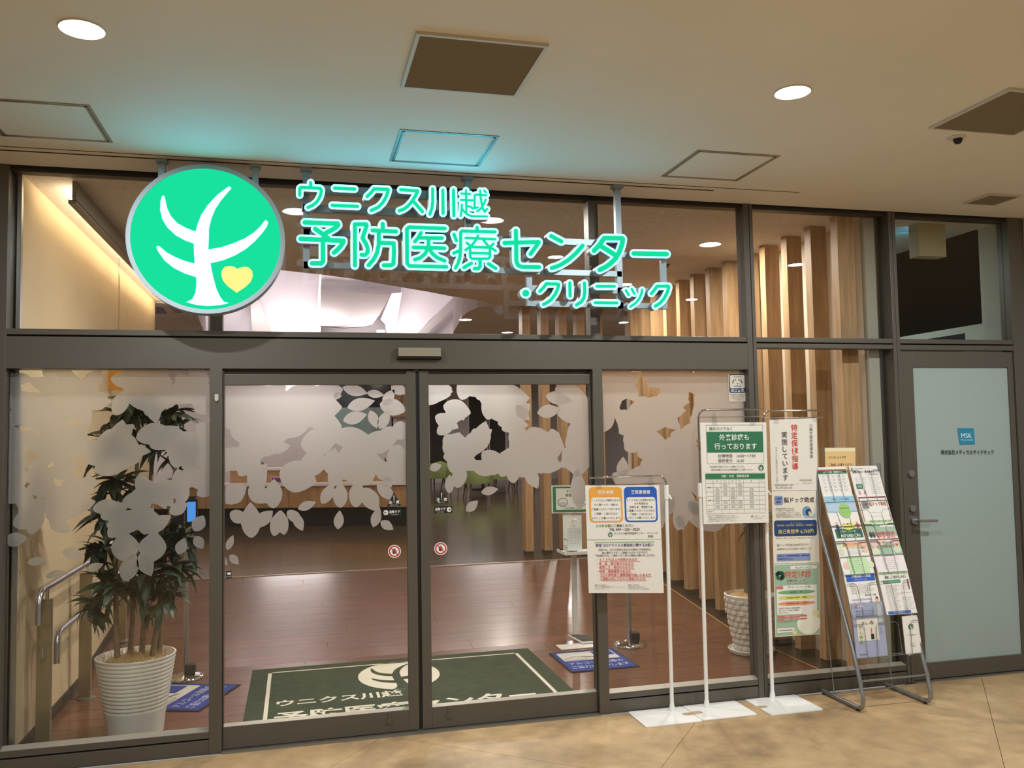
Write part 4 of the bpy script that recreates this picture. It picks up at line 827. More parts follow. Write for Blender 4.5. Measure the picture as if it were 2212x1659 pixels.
MB().tube([(3.20, -.11, .02), (3.215, -.02, .60)], .003, 6).tube([(3.62, -.11, .02), (3.60, -.02, .60)], .003, 6).build('stay_wire', M_RACK, rk)
for xx in (3.18, 3.638): MB().tube([(xx-.016, -.395, .175), (xx+.016, -.395, .175)], .008, 8).build('bolt', M_CHROME, rk)
def yz(z): return np.interp(z, [.30, .61, .79, .97, 1.06, 1.14, 1.23, 1.41], [-.362, -.330, -.262, -.192, -.152, -.116, -.09, -.026])
rows = [(1.405, 1.19), (1.228, 1.045), (1.139, .96), (1.056, .87), (.969, .77), (.795, .53), (.61, .30)]
for c, (xa, xb) in enumerate(((3.185, 3.40), (3.42, 3.635))):
    for r_, (zt, zb) in enumerate(rows):
        if r_ == 6 and c == 1: xa2, xb2, zt2 = 3.53, 3.63, .515
        else: xa2, xb2, zt2 = xa, xb, zt
        zw = zb+(.19 if r_ not in (1, 2, 3) else .09); zc = min(zw, zt2-.02)
        w = MB(); yo = -.012
        def P3(x, z, o=yo): return (x, float(yz(z))+o, z)
        for xx, s in ((xa+.012, 1), (xb-.012, -1)):
            e = s*.055
            w.tube([P3(xx-.014*s, zc), P3(xx+e*.7, zc), P3(xx+e, zc-.02), P3(xx+e+.006*s, zb), P3(xx+e+.006*s, zb, .02)], .0018, 6)
        w.tube([P3(xa, zb), P3(xb, zb)], .0018, 6).tube([P3(xa, zb, .022), P3(xb, zb, .022)], .0018, 6)
        w.build('wire_pocket', M_RACK, rk)
mb = MB()
for xx in (3.195, 3.405, 3.625): mb.tube([(xx, float(yz(z))+.02, z) for z in (.29, .5, .7, .9, 1.1, 1.25, 1.42)], .0028, 6)
mb.build('back_wire', M_RACK, rk)
def brochure(label, c, r_, base, draw, x=None, zt=None, zb=None):
    xa, xb = x or ((3.187, 3.398), (3.422, 3.633))[c]
    a, b = rows[r_]; a = zt or a; b = zb or b
    ya, yb = float(yz(a)), float(yz(b)); off = -.004
    if r_ in (1, 2, 3, 4): off = -.006
    q = [Vector((xa, ya+off, a)), Vector((xb, ya+off, a)), Vector((xb, yb+off, b)), Vector((xa, yb+off, b))]
    o = MB().prism(q, (0, .006, 0)).build('brochure', ink(base)); tag(o, label, 'brochure', 'brochures in the silver rack'); p = Print(*q); p.lay = 0; draw(p); p.finish(o); return o
def lines(p, v0, v1, n, u0=.1, u1=.9, col=GREY, h=.022, txt='検査内容や料金についてはスタッフまでお問合せください'):
    for i in range(n): p.text(txt[i % 5:], u0, v0+(v1-v0)*i/max(1, n-1), h, col, 'l', (u1-u0)*(1-.12*(i % 3)))
def d_l1(p):
    p.rect(.0, .07, .98, .105, (190, 80, 76), 1); p.rect(.0, .105, .98, .20, (40, 116, 80), 1); p.text('健診・外来　医師担当表', .5, .153, .055, WHT, 'c', .8, .01)
    for i in range(5):
        for j in range(5): p.text('担当', .14+.17*j, .28+.10*i, .035, GREY, 'c')
    for v in (.24, .34, .44, .54, .64): p.rect(.05, v, .95, v+.004, (170, 174, 170), 1)
def d_r1(p):
    p.text('ウニクス川越予防医療センター・クリニック', .12, .075, .028, INK, 'l', .8); p.ell(.07, .075, .03, .02, INK, 1); p.text('足腰の筋力・筋肉量チェック', .06, .17, .075, INK, 'l', .9, .014); p.text('してみませんか？', .95, .25, .05, INK, 'r', bold=.012)
    p.rect(.08, .52, .30, .66, (70, 120, 100), 1); p.text('検査', .19, .59, .06, WHT, 'c'); lines(p, .34, .50, 4, .1, .5); lines(p, .34, .85, 11, .56, .95); p.ell(.14, .78, .04, .08, (210, 150, 150), 1); p.ell(.32, .78, .03, .08, (190, 140, 140), 1)
def d_l2(p):
    p.rect(.01, .02, .99, .55, (146, 190, 212), 1); p.rect(.01, .28, .99, .50, (178, 196, 214), 2); p.text('脳ドックのご案内', .55, .12, .075, (40, 74, 110), 'c', .65); p.ell(.58, .50, .2, .24, (150, 194, 110), 3); p.text('脳の病気の予防', .58, .42, .05, (50, 90, 40), 'c', .3, 0, 4); lines(p, .50, .62, 3, .44, .72, (60, 100, 50))
def d_r2(p):
    p.rect(.03, .08, .97, .12, (120, 50, 48), 1); p.rect(.03, .08, .05, .9, (120, 50, 48), 1); p.rect(.95, .08, .97, .9, (120, 50, 48), 1); p.rrect(.09, .20, .32, .46, .03, (130, 128, 124), 2); p.text('川越', .2, .33, .08, INK, 'c'); p.text('脳ドック助成', .34, .32, .15, (176, 96, 46), 'l', .58, .012); lines(p, .6, .72, 2, .34, .74)
def d_l3(p): p.text('あなたの足腰年齢は何歳？', .55, .24, .10, (40, 50, 140), 'c', .8, .012); p.ell(.56, .50, .26, .14, (232, 224, 110), 1); p.text('足・腰力の', .55, .46, .06, INK, 'c', .3); p.text('ご相談はお気軽に', .55, .56, .06, INK, 'c', .34); p.ell(.20, .40, .05, .07, (222, 180, 150), 2); p.rect(.15, .47, .25, .70, (40, 56, 100), 2); p.rect(.17, .70, .19, .85, INK, 2); p.rect(.21, .70, .23, .85, INK, 2); p.ell(.88, .38, .04, .06, (222, 180, 150), 2); p.rect(.84, .44, .92, .64, (200, 90, 90), 2); p.rect(.85, .64, .87, .8, (60, 70, 120), 2); p.rect(.89, .64, .91, .8, (60, 70, 120), 2)
def d_r3(p): p.rect(.04, .10, .97, .42, (166, 208, 130), 1); p.rect(.04, .28, .97, .55, (196, 222, 170), 2); p.text('川越市　動脈硬化検診', .12, .22, .09, (40, 80, 40), 'l', .5); p.text('令和４年４月から始まります', .2, .42, .085, INK, 'l', .74, .01); p.text('動脈硬化は血管年齢に関係します', .5, .80, .09, (190, 90, 110), 'c', .85)
def d_l4(p): p.rect(.08, .14, .97, .46, (38, 104, 76), 1); p.text('当日申込OK　オプション検査', .5, .22, .06, WHT, 'c', .5); p.text('動脈硬化検査のご案内', .55, .36, .10, WHT, 'c', .66, .012); p.rect(.16, .60, .96, .72, (232, 212, 110), 1); p.text('血管年齢を知って動脈硬化を予防しましょう', .56, .66, .06, (120, 60, 40), 'c', .74)
def d_r4(p):
    p.rect(.0, .02, 1, 1, PGR, 1); p.rect(.5, .04, .96, .14, (230, 228, 220), 2)
    for a, c in ((45, (46, 100, 70)), (135, (32, 60, 58)), (225, (88, 140, 100)), (315, (32, 60, 58))): p.ell(.16+.07*math.cos(math.radians(a)), .45-.12*math.sin(math.radians(a)), .055, .09, c, 2)
    p.text('特定健診', .29, .42, .25, (206, 84, 74), 'l', .64, .008); p.text('を受けましょう', .32, .72, .09, (60, 84, 70), 'l', .4)
def d_l5(p):
    for u, v, c in ((.12, .12, (206, 214, 190)), (.9, .14, (226, 190, 170)), (.88, .3, (226, 190, 170)), (.1, .35, (210, 206, 180)), (.15, .75, (226, 190, 176)), (.95, .75, (210, 220, 190))): p.ell(u, v, .10, .10, c, 1)
    p.rect(.24, .08, .84, .20, (228, 176, 156), 2); p.text('新春ビューティ始めました', .54, .14, .065, (196, 90, 60), 'c', .54, .01); p.text('レディースドックの予約は', .58, .26, .065, INK, 'c', .6); lines(p, .34, .42, 3, .3, .9); p.rect(.22, .50, .86, 1, (188, 220, 170), 2); lines(p, .56, .92, 7, .28, .7, (70, 100, 70))
def d_r5(p):
    for u, v, c in ((.15, .15, (226, 190, 186)), (.85, .12, (226, 186, 176)), (.12, .4, (214, 214, 190)), (.85, .35, (200, 214, 186)), (.4, .1, (230, 206, 196))): p.ell(u, v, .13, .12, c, 1)
    p.text('乳がん検診のご案内', .5, .15, .08, (170, 110, 90), 'c', .55); p.text('乳がん超音波検診', .5, .27, .09, (190, 110, 90), 'c', .6); p.poly([(.82, .2), (.92, .2), (.87, .3)], (200, 80, 80), 3); p.text('Ladies plan', .5, .52, .07, (140, 90, 110), 'c', .5); lines(p, .62, .9, 6, .25, .8)
def d_l6(p): p.rect(.05, .06, .98, .25, (44, 92, 176), 1); p.text('内臓脂肪 CT検査', .55, .14, .075, WHT, 'c', .62, .008); p.text('メタボリックシンドローム対策', .5, .215, .03, WHT, 'c', .4); lines(p, .32, .5, 6, .12, .92, GREY, .026); p.rect(.1, .62, .75, .65, (186, 176, 206), 1); p.text('検査の流れ・料金', .9, .55, .035, INK, 'r', bold=.01); lines(p, .7, .8, 4, .12, .5); p.ell(.70, .73, .05, .05, (60, 60, 110), 2); p.ell(.90, .68, .055, .07, (226, 180, 130), 2); p.ell(.90, .62, .04, .025, (90, 60, 50), 3); lines(p, .9, .98, 2, .1, .9, INK, .034)
def d_r6(p):
    for i in range(16): p.rect(.05+.055*i, .05, .09+.055*i, .13+.05*((i*5) % 4)/4, (156, 200, 140), 1)
    p.text('骨粗しょう症かもしれない', .55, .21, .07, INK, 'c', .72, .012); p.rrect(.1, .27, .68, .34, .02, (60, 140, 100), 1); p.text('簡単にできるセルフチェック', .38, .305, .035, WHT, 'c', .5); lines(p, .39, .53, 6, .14, .6); p.ell(.82, .40, .05, .10, (214, 206, 196), 1); p.ell(.92, .38, .03, .12, (120, 100, 90), 1); p.line(.1, .56, .95, .56, .006, GREY); lines(p, .6, .9, 9, .14, .55); lines(p, .66, .9, 7, .6, .95)
    p.rrect(.05, .93, .8, .99, .02, (60, 100, 170), 1); p.text('ご予約は受付まで', .4, .96, .035, WHT, 'c')
def d_l7(p):
    p.ell(.14, .06, .05, .03, (196, 110, 110), 1); p.text('がん検診', .26, .06, .035, WHT, 'c'); lines(p, .15, .25, 3, .1, .72, (70, 80, 130), .028); p.rect(.10, .29, .78, .70, (220, 214, 202), 1); p.rect(.80, .03, .93, .4, (176, 190, 180), 1)
    p.text('がん検診', .20, .45, .085, (130, 160, 90), vert=True, bold=.012); p.text('済ん✓検', .25, .38, .07, (60, 60, 60), 'l', .5); p.line(.52, .37, .6, .33, .02, RED, 4); p.ell(.55, .52, .02, .06, (200, 110, 90), 3); p.rect(.52, .58, .62, .68, INK, 3); p.text('ドス', .86, .5, .06, (120, 110, 120), vert=True); p.text('厚生労働省', .1, .94, .03, (60, 70, 110), 'l')
def d_r7(p): tree_logo(p, .5, .28, .17, (32, 92, 62), (226, 226, 214), hole=(230, 170, 60)); p.text('ウニクス川越予防医療センター', .5, .50, .035, INK, 'c', .7, .006); p.text('2013.10.1', .5, .72, .045, GREY, 'c', .5); p.text('OPEN', .5, .79, .055, GREY, 'c', .5)
WB = (228, 225, 218)
for args in (('timetable brochure with red and green bars, top left pocket of the rack', 0, 0, WB, d_l1), ('white brochure with bold black muscle check heading, top right pocket of the rack', 1, 0, WB, d_r1), ('sky-blue brochure with a green disc, second row left in the rack', 0, 1, WB, d_l2), ('white brochure with brown frame and orange heading, second row right in the rack', 1, 1, WB, d_r2),
             ('white brochure with blue heading, yellow oval and two small people, third row left', 0, 2, WB, d_l3), ('pale green banded brochure with pink bottom line, third row right', 1, 2, WB, d_r3), ('white brochure with a dark green title bar, fourth row left', 0, 3, WB, d_l4), ('sage green clover brochure with red heading, fourth row right', 1, 3, WB, d_r4),
             ('floral brochure with a light green panel, fifth row left', 0, 4, WB, d_l5), ('pink floral brochure with red triangle, fifth row right', 1, 4, (230, 222, 222), d_r5), ('white brochure with a bright blue title bar, sixth row left', 0, 5, WB, d_l6), ('white brochure with green grass border and blue foot bar, sixth row right', 1, 5, WB, d_r6), ('lavender-grey cancer check brochure, bottom left pocket', 0, 6, (158, 164, 190), d_l7)): brochure(*args)
brochure('narrow white leaflet with the round tree emblem, bottom right pocket', 1, 6, WB, d_r7, (3.525, 3.628), .515, .295)
q = [Vector((3.545, -.36, .285)), Vector((3.65, -.352, .30)), Vector((3.64, -.335, .50)), Vector((3.54, -.335, .50))]
tag(MB().prism(q, (0, .003, 0)).build('brochure', ink(WB)), 'slightly twisted white leaflet behind the tree-emblem leaflet', 'brochure', 'brochures in the silver rack')
c = [F(1777.6, 967.5, .0), F(1842.7, 967, .0), F(1843, 1016, .0), F(1779, 1017, .0)]; c = [v+Vector((0, -.022, 0)) for v in c]
o = tag(MB().prism(c, (0, .003, 0)).build('card', ink((232, 222, 186))), 'yellow-beige card saying take a pamphlet, standing above the rack', 'card'); p = Print(*c); p.rect(.0, .16, 1, 1, (222, 190, 132), 1); p.text('パンフレットです', .1, .42, .14, INK, 'l', .58, .01); p.text('ご自由にお持ちください', .1, .74, .14, INK, 'l', .84, .01); p.finish(o)
# ================================================================== mats
def mat_thing(name, label, q, m, t=.008):
    o = MB().prism([Vector((x, y, .001)) for x, y in q], (0, 0, t)).build(name, m); tag(o, label, 'mat')
    return o, Print(*[Vector((x, y, .001+t)) for x, y in q])
M_GMAT = mat('green_pile', (52, 66, 48), .95, var=.18, vscale=14, bump=.6, bscale=600); M_GMAT2 = mat('cream_pile', (226, 220, 200), .95, bump=.5, bscale=600)
mx0, mx1, my0, my1 = -.305, 1.715, .16, 1.615
o, p = mat_thing('entrance_mat', 'dark green entrance mat with white border, tree emblem and lettering inside the sliding doors', ((mx0, my1), (mx1, my1), (mx1, my0), (mx0, my0)), M_GMAT)
bx, by, bt = .055, .075, .012; k = p.w/p.h
for a in ((bx, by, 1-bx, by+bt*k*.8), (bx, 1-by-bt*k*.8, 1-bx, 1-by), (bx, by, bx+bt, 1-by), (1-bx-bt, by, 1-bx, 1-by)): p.rect(*a, M_GMAT2, 0)
def mu(px, py): v = G(px, py, .009); return (v.x-mx0)/(mx1-mx0), (my1-v.y)/(my1-my0)
u, v = mu(862, 1458); ru = (mu(952, 1458)[0]-mu(771, 1458)[0])/2; rv = (mu(862, 1488)[1]-mu(862, 1429)[1])/2
p.ell(u, v, ru, rv, M_GMAT2, 0, 40); p.poly([(u+(x-835)/775*ru, v+(y-835)/730*rv) for x, y in TREE], M_GMAT, 1)
def mline(s, l, r, h, bold):
    ul, vl = mu(*l); ur, vr = mu(*r); vv = (vl+vr)/2; x = text2d(s, bold); p.text(s, ul, vv, h, M_GMAT2, 'l', ur-ul, bold, 0)
u0, v0 = mu(597, 1521); u1, _ = mu(874, 1499); hh = (u1-u0)*p.w/6.0; p.text('ウニクス川越', u0, v0, hh/p.h, M_GMAT2, 'l', u1-u0, .03, 0)
u0, v0 = mu(592, 1552); u1, _ = mu(1163, 1497); hh = (u1-u0)*p.w/8.0; p.text('予防医療センター', u0, v0+.0, hh/p.h, M_GMAT2, 'l', u1-u0, .03, 0)
p.finish(o, 'woven_lettering')
M_BMAT = mat('blue_mat', (38, 58, 140), .85, bump=.3, bscale=500); M_BMATE = mat('blue_mat_edge', (28, 28, 44), .8)
def bluemat(label, q):
    o, p = mat_thing('floor_mat', label, q, M_BMATE, .005)
    p.rect(.03, .03, .97, .97, M_BMAT, 0); p.rrect(.08, .08, .92, .50, .03, (206, 204, 196), 1); p.rrect(.60, .10, .90, .34, .02, M_BMAT, 2)
    p.poly([(.08, .50), (.10, .36), (.28, .28), (.46, .30), (.60, .38), (.58, .42), (.44, .38), (.50, .46), (.30, .50)], (188, 180, 168), 2)
    for a in range(4): p.line(.34+.05*a, .30+.01*a, .47+.04*a, .37+.012*a, .008, (60, 60, 70), 3)
    p.line(.09, .44, .28, .29, .008, (60, 60, 70), 3); p.line(.28, .29, .46, .30, .008, (60, 60, 70), 3); p.line(.12, .49, .44, .45, .008, (60, 60, 70), 3)
    p.text('アルコール消毒の', .5, .64, .13, (186, 190, 214), 'c', .80, .01, 2); p.text('ご協力お願いします', .5, .82, .13, (186, 190, 214), 'c', .84, .01, 2); p.finish(o)
bluemat('blue hand-sanitising mat below the sanitiser stand, right of the green mat', ((1.83, 1.43), (2.335, 1.43), (2.335, .89), (1.83, .89)))
bluemat('blue hand-sanitising mat turned aslant beside the white ribbed pot', ((-1.056, .943), (-.845, 1.461), (-.365, 1.286), (-.576, .768)))

# ================================================================== plants
M_LEAF = mat('dark_leaf', (44, 62, 42), .42, var=.35, vscale=5, spec=.5); M_LEAF2 = mat('strap_leaf', (74, 92, 52), .5, var=.3, vscale=5)
M_TRUNK = mat('trunk', (120, 98, 72), .85, var=.2, vscale=20, bump=.5, bscale=60); M_COCO = mat('coco_fibre', (186, 152, 104), .95, var=.2, vscale=40, bump=.8, bscale=90)
def leaf_mesh(L, W, droop, name, m, parent, n=7):
    vs, fs = [], []
    for i in range(n+1):
        t = i/n; w = W/2*(math.sin(PI*min(1, t*1.04+.06))**.75 if t < 1 else 0); a = droop*t; x = L*t*(1-.18*droop*t); z = -L*droop*.42*t*t
        vs += [(x, -w, z+w*.35), (x, 0, z), (x, w, z+w*.35)]
    for i in range(n): fs += [(3*i, 3*i+1, 3*i+4, 3*i+3), (3*i+1, 3*i+2, 3*i+5, 3*i+4)]
    org = Vector(parent['_org']); o = MB().add([Vector(v)+org for v in vs], fs).build(name, m, parent, smooth=True); return o
pl = thing('potted_dracaena', 'tall leafy dracaena in a white ribbed pot behind the left window', 'potted plant', (-.885, .47, 0))
C1 = (-.885, .475, 0); prof = [(.142, 0), (.148, .004), (.158, .10), (.166, .135)]
for k in range(13): z = .14+.022*k; r = .1665+.0038*k/1.1; prof += [(r, z), (r+.003, z+.009), (r+.0005, z+.019)]
prof += [(.212, .428), (.214, .438), (.205, .440), (.199, .43), (.190, .395)]
MB().lathe(prof, C1, 48).build('pot', mat('white_pot', (222, 218, 208), .5), pl, smooth=True)
cm = MB(); cm.lathe([(.19, .385), (.15, .418), (.08, .432), (.0001, .436)], C1, 28); R = random.Random(5)
for k in range(150):
    a, r = R.uniform(0, 2*PI), R.uniform(.02, .185); x, y = C1[0]+r*math.cos(a), C1[1]+r*math.sin(a); b = R.uniform(0, 2*PI); l = R.uniform(.02, .05)
    cm.tube([(x, y, .425-.2*max(0, r-.1)), (x+l*.5*math.cos(b), y+l*.5*math.sin(b), .445+R.uniform(0, .02)), (x+l*math.cos(b), y+l*math.sin(b), .425)], .0012, 4)
cm.build('coco_fibre', M_COCO, pl)['kind'] = 'stuff'
def lift(px, py, y): v = F(px, py, y); return v
ros = [(300, 868, .44, 1.0), (262, 900, .56, .9), (372, 892, .40, .9), (228, 955, .50, .9), (330, 950, .52, 1), (398, 965, .5, .8), (250, 1040, .42, 1), (318, 1060, .55, 1), (235, 1110, .45, 1), (290, 1140, .38, 1), (350, 1150, .52, .95), (395, 1160, .45, .8), (215, 1185, .5, .8), (245, 1262, .40, 1.0), (320, 1240, .36, 1.05), (378, 1228, .42, .95), (205, 1300, .50, .8), (350, 1285, .38, .9)]
trunks = [(-.98, .47, -.1), (-.93, .55, 0), (-.86, .50, .05), (-.80, .45, .1), (-.77, .52, .12)]
for i, (x, y, dx) in enumerate(trunks):
    tp = [F(245, 905, .5), F(300, 880, .46), F(330, 940, .5), F(385, 960, .46), F(360, 1150, .5)][i]
    MB().tube([(x, y, .40), (x+(tp.x-x)*.25, y, .62), (x+(tp.x-x)*.6, (y+tp.y)/2, .55+(tp.z-.55)*.55), tuple(tp)], .017, 9, r2=.009).build('trunk', M_TRUNK, pl, smooth=True)
lfs = None
for (qx, qy, yy, sc) in ros:
    c = lift(qx, qy, yy); st = MB().tube([(c.x+(C1[0]-c.x)*.25, yy, c.z-.12), tuple(c)], .007, 6).build('stem', M_TRUNK, pl)
    for k in range(16):
        az = 2*PI*k/16+R.uniform(-.2, .2); el = R.uniform(-.55, .75)
        if lfs is None: lfs = [leaf_mesh(.215, .052, d, 'leaf', M_LEAF, pl) for d in (.5, .9, 1.25)]; base = lfs[:]
        sz = sc*R.uniform(.8, 1.12)
        M = Matrix.Translation(c) @ Matrix.Rotation(az, 4, 'Z') @ Matrix.Rotation(-el, 4, 'Y') @ Matrix.Rotation(R.uniform(-.5, .5), 4, 'X') @ Matrix.Diagonal((sz, sz, sz, 1))
        org = Vector(pl['_org'])
        if base: o = base.pop(); o.matrix_local = Matrix.Translation(-org) @ M
        else: inst(R.choice(lfs), pl, M)
fo = MB(); rq = random.Random(9)
for (qx, qy, yy, sc) in ros:
    c = lift(qx, qy, yy)
    for k in range(17):
        az = rq.uniform(0, 2*PI); el = rq.uniform(-.9, .8); sz = sc*rq.uniform(.7, 1.1); off = Vector((rq.uniform(-.05, .05), rq.uniform(-.04, .04), rq.uniform(-.09, .05)))
        M = Matrix.Translation(c+off) @ Matrix.Rotation(az, 4, 'Z') @ Matrix.Rotation(-el, 4, 'Y') @ Matrix.Rotation(rq.uniform(-.5, .5), 4, 'X') @ Matrix.Diagonal((sz, sz, sz, 1))
        me_ = lfs[k % 3].data; fo.add([M @ v.co for v in me_.vertices], [tuple(f.vertices) for f in me_.polygons])
fo.build('inner_foliage', M_LEAF, pl, smooth=True)['kind'] = 'stuff'
pl2 = thing('potted_yucca', 'yucca with thin strap leaves in a white woven-pattern pot by the oak posts', 'potted plant', (3.285, 1.03, 0)); C2 = (3.285, 1.03, 0)
zr = F(1567, 1296, 1.03); RR = .185
MB().lathe([(.125, .012), (.135, .10), (.160, .22), (.180, .32), (RR, .40), (RR+.004, .425), (RR-.008, .43), (RR-.016, .40)], C2, 40).build('pot', MATS['white_pot'], pl2, smooth=True)
rb = None
for j in range(9):
    z = .045+.043*j; r = np.interp(z, [0, .1, .22, .32, .43], [.126, .136, .161, .181, .187])
    for k in range(18):
        a = 2*PI*(k+.5*(j % 2))/18
        if math.sin(a) > .35: continue
        M = Matrix.Translation((C2[0]+r*math.cos(a), C2[1]+r*math.sin(a), z)) @ Matrix.Rotation(a, 4, 'Z') @ Matrix.Rotation(.18 if (j+k) % 2 else -.1, 4, 'X')
        if rb is None: org = Vector(pl2['_org']); rb = MB().add([Vector(v)+org for v in ((0, -.022, -.013), (0, .022, -.013), (0, .022, .013), (0, -.022, .013), (.006, -.016, -.009), (.006, .016, -.009), (.006, .016, .009), (.006, -.016, .009))], [(4, 5, 6, 7), (0, 1, 5, 4), (1, 2, 6, 5), (2, 3, 7, 6), (3, 0, 4, 7)]).build('weave_relief', MATS['white_pot'], pl2); rb.matrix_local = Matrix.Translation(-org) @ M
        else: inst(rb, pl2, M)
MB().lathe([(.148, 0), (.162, .004), (.172, .028), (.168, .032), (.155, .012), (.0001, .010)], C2, 36).build('saucer', M_WHITE, pl2, smooth=True)
MB().lathe([(.175, .40), (.12, .425), (.05, .435), (.0001, .437)], C2, 24).build('coco_fibre', M_COCO, pl2, smooth=True)
MB().tube([(3.30, 1.03, .41), (3.29, 1.03, .58), (3.285, 1.03, .72)], .055, 14, r2=.042).build('trunk', mat('yucca_trunk', (128, 112, 84), .9, var=.25, vscale=18, bump=.6, bscale=50), pl2, smooth=True)
heads = [(3.27, 1.03, .95), (3.33, 1.06, 1.02), (3.30, .98, .90)]
for h in heads: MB().tube([(3.285, 1.03, .70), ((3.285+h[0])/2, h[1], .80), h], .026, 10, r2=.018).build('branch', MATS['yucca_trunk'], pl2, smooth=True)
l2 = None
for h in heads:
    for k in range(26):
        az = 2*PI*k/26*1.0+R.uniform(-.2, .2); el = R.uniform(-.1, 1.35); sz = R.uniform(.75, 1.15)
        M = Matrix.Translation(h) @ Matrix.Rotation(az, 4, 'Z') @ Matrix.Rotation(-el, 4, 'Y') @ Matrix.Diagonal((sz, sz, sz, 1)); org = Vector(pl2['_org'])
        if l2 is None: l2 = leaf_mesh(.42, .016, .8, 'leaf', M_LEAF2, pl2); l2.matrix_local = Matrix.Translation(-org) @ M
        else: inst(l2, pl2, M)

# ================================================================== stands just inside the doors
def stanchion(name, label, x, y, ztop, r):
    t = thing(name, label, 'stand', (x, y, 0))
    MB().lathe([(r, 0), (r, .012), (r*.96, .022), (r*.75, .034), (r*.35, .044), (.02, .05)], (x, y, 0), 36).build('dome_base', M_CHROME, t, smooth=True)
    MB().box(x-.005, x+.065, y-.05, y+.02, .042, .105).build('power_box', M_BLACK, t, bevel=.006)
    MB().tube([(x, y, .03), (x, y, ztop)], .017, 16).build('pole', M_SILVER, t, smooth=True); MB().tube([(x, y, ztop*.45), (x, y, ztop*.45+.04)], .0195, 16).build('collar', M_SILVER, t, smooth=True); return t
t = stanchion('temperature_scanner', 'face temperature scanner with lit blue screen on a chrome-based pole behind the dracaena', -.742, 1.555, 1.14, .118)
a = F(399, 1078, 1.54); b = F(427, 1135, 1.54); 
MB().box(a.x, b.x, 1.525, 1.55, b.z, a.z).build('device_body', M_BLACK, t, bevel=.006); MB().box(a.x+.018, b.x-.012, 1.5235, 1.5248, b.z+.03, a.z-.02).build('screen', glow('blue_screen', (.10, .36, .95), .9), t); MB().box((a.x+b.x)/2-.03, (a.x+b.x)/2+.03, 1.53, 1.548, a.z, a.z+.018).build('camera_bar', M_BLACK, t); MB().tube([(-.742, 1.555, 1.10), ((a.x+b.x)/2, 1.545, 1.16)], .013, 10).build('neck', M_SILVER, t)
t = stanchion('scanner_stand', 'dark-headed scanner on a chrome-based pole behind the left poster stand', 2.495, 1.475, 1.36, .128)
a = F(1340, 1042, 1.46); b = F(1362, 1078, 1.46); MB().box(a.x, b.x, 1.45, 1.475, b.z, a.z).build('device_body', M_BLACK, t, bevel=.005)
t = thing('sanitiser_stand', 'white pedal sanitiser stand with tray, bottle holder and green-bordered sign', 'sanitiser stand', (2.185, 1.80, 0))
bp = [Vector((x, y, .002)) for x, y in ((1.955, 1.79), (2.07, 1.50), (2.30, 1.50), (2.30, 1.96), (2.05, 1.96))]
bp = [Vector((1.95, 1.50, .002)), Vector((2.33, 1.50, .002)), Vector((2.33, 1.90, .002)), Vector((1.95, 1.90, .002))]
MB().prism(bp, (0, 0, .005)).build('base_plate', M_WHITE, t)
zt = F(1245, 1189, 1.86).z
for o_, d in (('pole', .018),): MB().box(2.165, 2.205, 1.855, 1.885, .007, zt-.01).build('pole', M_WHITE, t, bevel=.002)
MB().prism([(2.11, 1.845, .018), (2.25, 1.80, .018), (2.29, 1.60, .012), (2.15, 1.60, .012)], (0, 0, .012)).build('pedal', M_WHITE, t); MB().prism([(2.125, 1.83, .0325), (2.245, 1.79, .0325), (2.278, 1.615, .0262), (2.16, 1.615, .0262)], (0, 0, .0015)).build('pedal_grip', mat('grip_grey', (60, 60, 60), .8), t)
xl, xr = F(1212, 1189, 1.80).x, F(1290, 1189, 1.80).x
MB().box(xl, xr, 1.70, 1.92, zt-.012, zt).box(xl, xr, 1.70, 1.706, zt, zt+.012).box(xl, xl+.006, 1.706, 1.92, zt, zt+.012).build('tray', M_WHITE, t)
a = F(1215, 1118, 1.92); b = F(1249, 1184, 1.92); MB().box(a.x, b.x+.03, 1.91, 1.916, zt, F(1230, 1100, 1.915).z).build('back_plate', M_WHITE, t)
a = F(1226, 1140, 1.78); b = F(1257, 1183, 1.78)
MB().box(a.x, b.x, 1.775, 1.782, zt+.012, a.z).box(a.x-.005, a.x+.001, 1.78, 1.87, zt+.012, zt+.05).box(a.x-.005, a.x+.001, 1.78, 1.87, zt+.09, zt+.105).build('bottle_holder', mat('holder_white', (212, 216, 212), .4), t)
for i in range(3):
    for j in range(3): cx, cz = a.x+(b.x-a.x)*(.26+.25*i), zt+.07+.045*j; MB().tube([(cx, 1.7755, cz), (cx, 1.7735, cz)], .0035, 8).build('hole', mat('hole_grey', (120, 124, 122), .8), t)
cx = (a.x+b.x)/2; bt = thing('sanitiser_bottle', 'clear pump bottle in the holder on the sanitiser stand', 'bottle', (cx, 1.83, zt))
MB().lathe([(.038, .002), (.04, .01), (.04, .155), (.03, .178), (.014, .188), (.013, .20)], (cx, 1.83, zt), 24).build('bottle_body', mat('bottle_plastic', (214, 222, 224), .2), bt, smooth=True)
MB().tube([(cx, 1.83, zt+.19), (cx, 1.83, zt+.215)], .016, 14).tube([(cx, 1.83, zt+.21), (cx, 1.83, zt+.25), (cx+.005, 1.82, zt+.256), (cx+.028, 1.80, zt+.25), (cx+.032, 1.797, zt+.235)], .006, 8).build('pump', M_WHITE, bt, smooth=True)
c = [F(*q, 1.90) for q in ((1191, 1049), (1282, 1048), (1283, 1107), (1192, 1109))]
sgn = MB().prism(c, (0, .003, 0)).build('sign_board', ink((226, 226, 216)), t); p = Print(*c); p.rect(.03, .04, .97, .96, (50, 120, 76), 1); p.rect(.10, .10, .90, .88, (222, 222, 212), 2)
p.text('マスク着用・', .55, .20, .12, (40, 90, 60), 'c', .5, .02); p.text('手指消毒を', .52, .36, .13, (40, 110, 66), 'c', .6, .02); p.text('ご協力お願いします', .5, .82, .08, (60, 70, 64), 'c', .6)
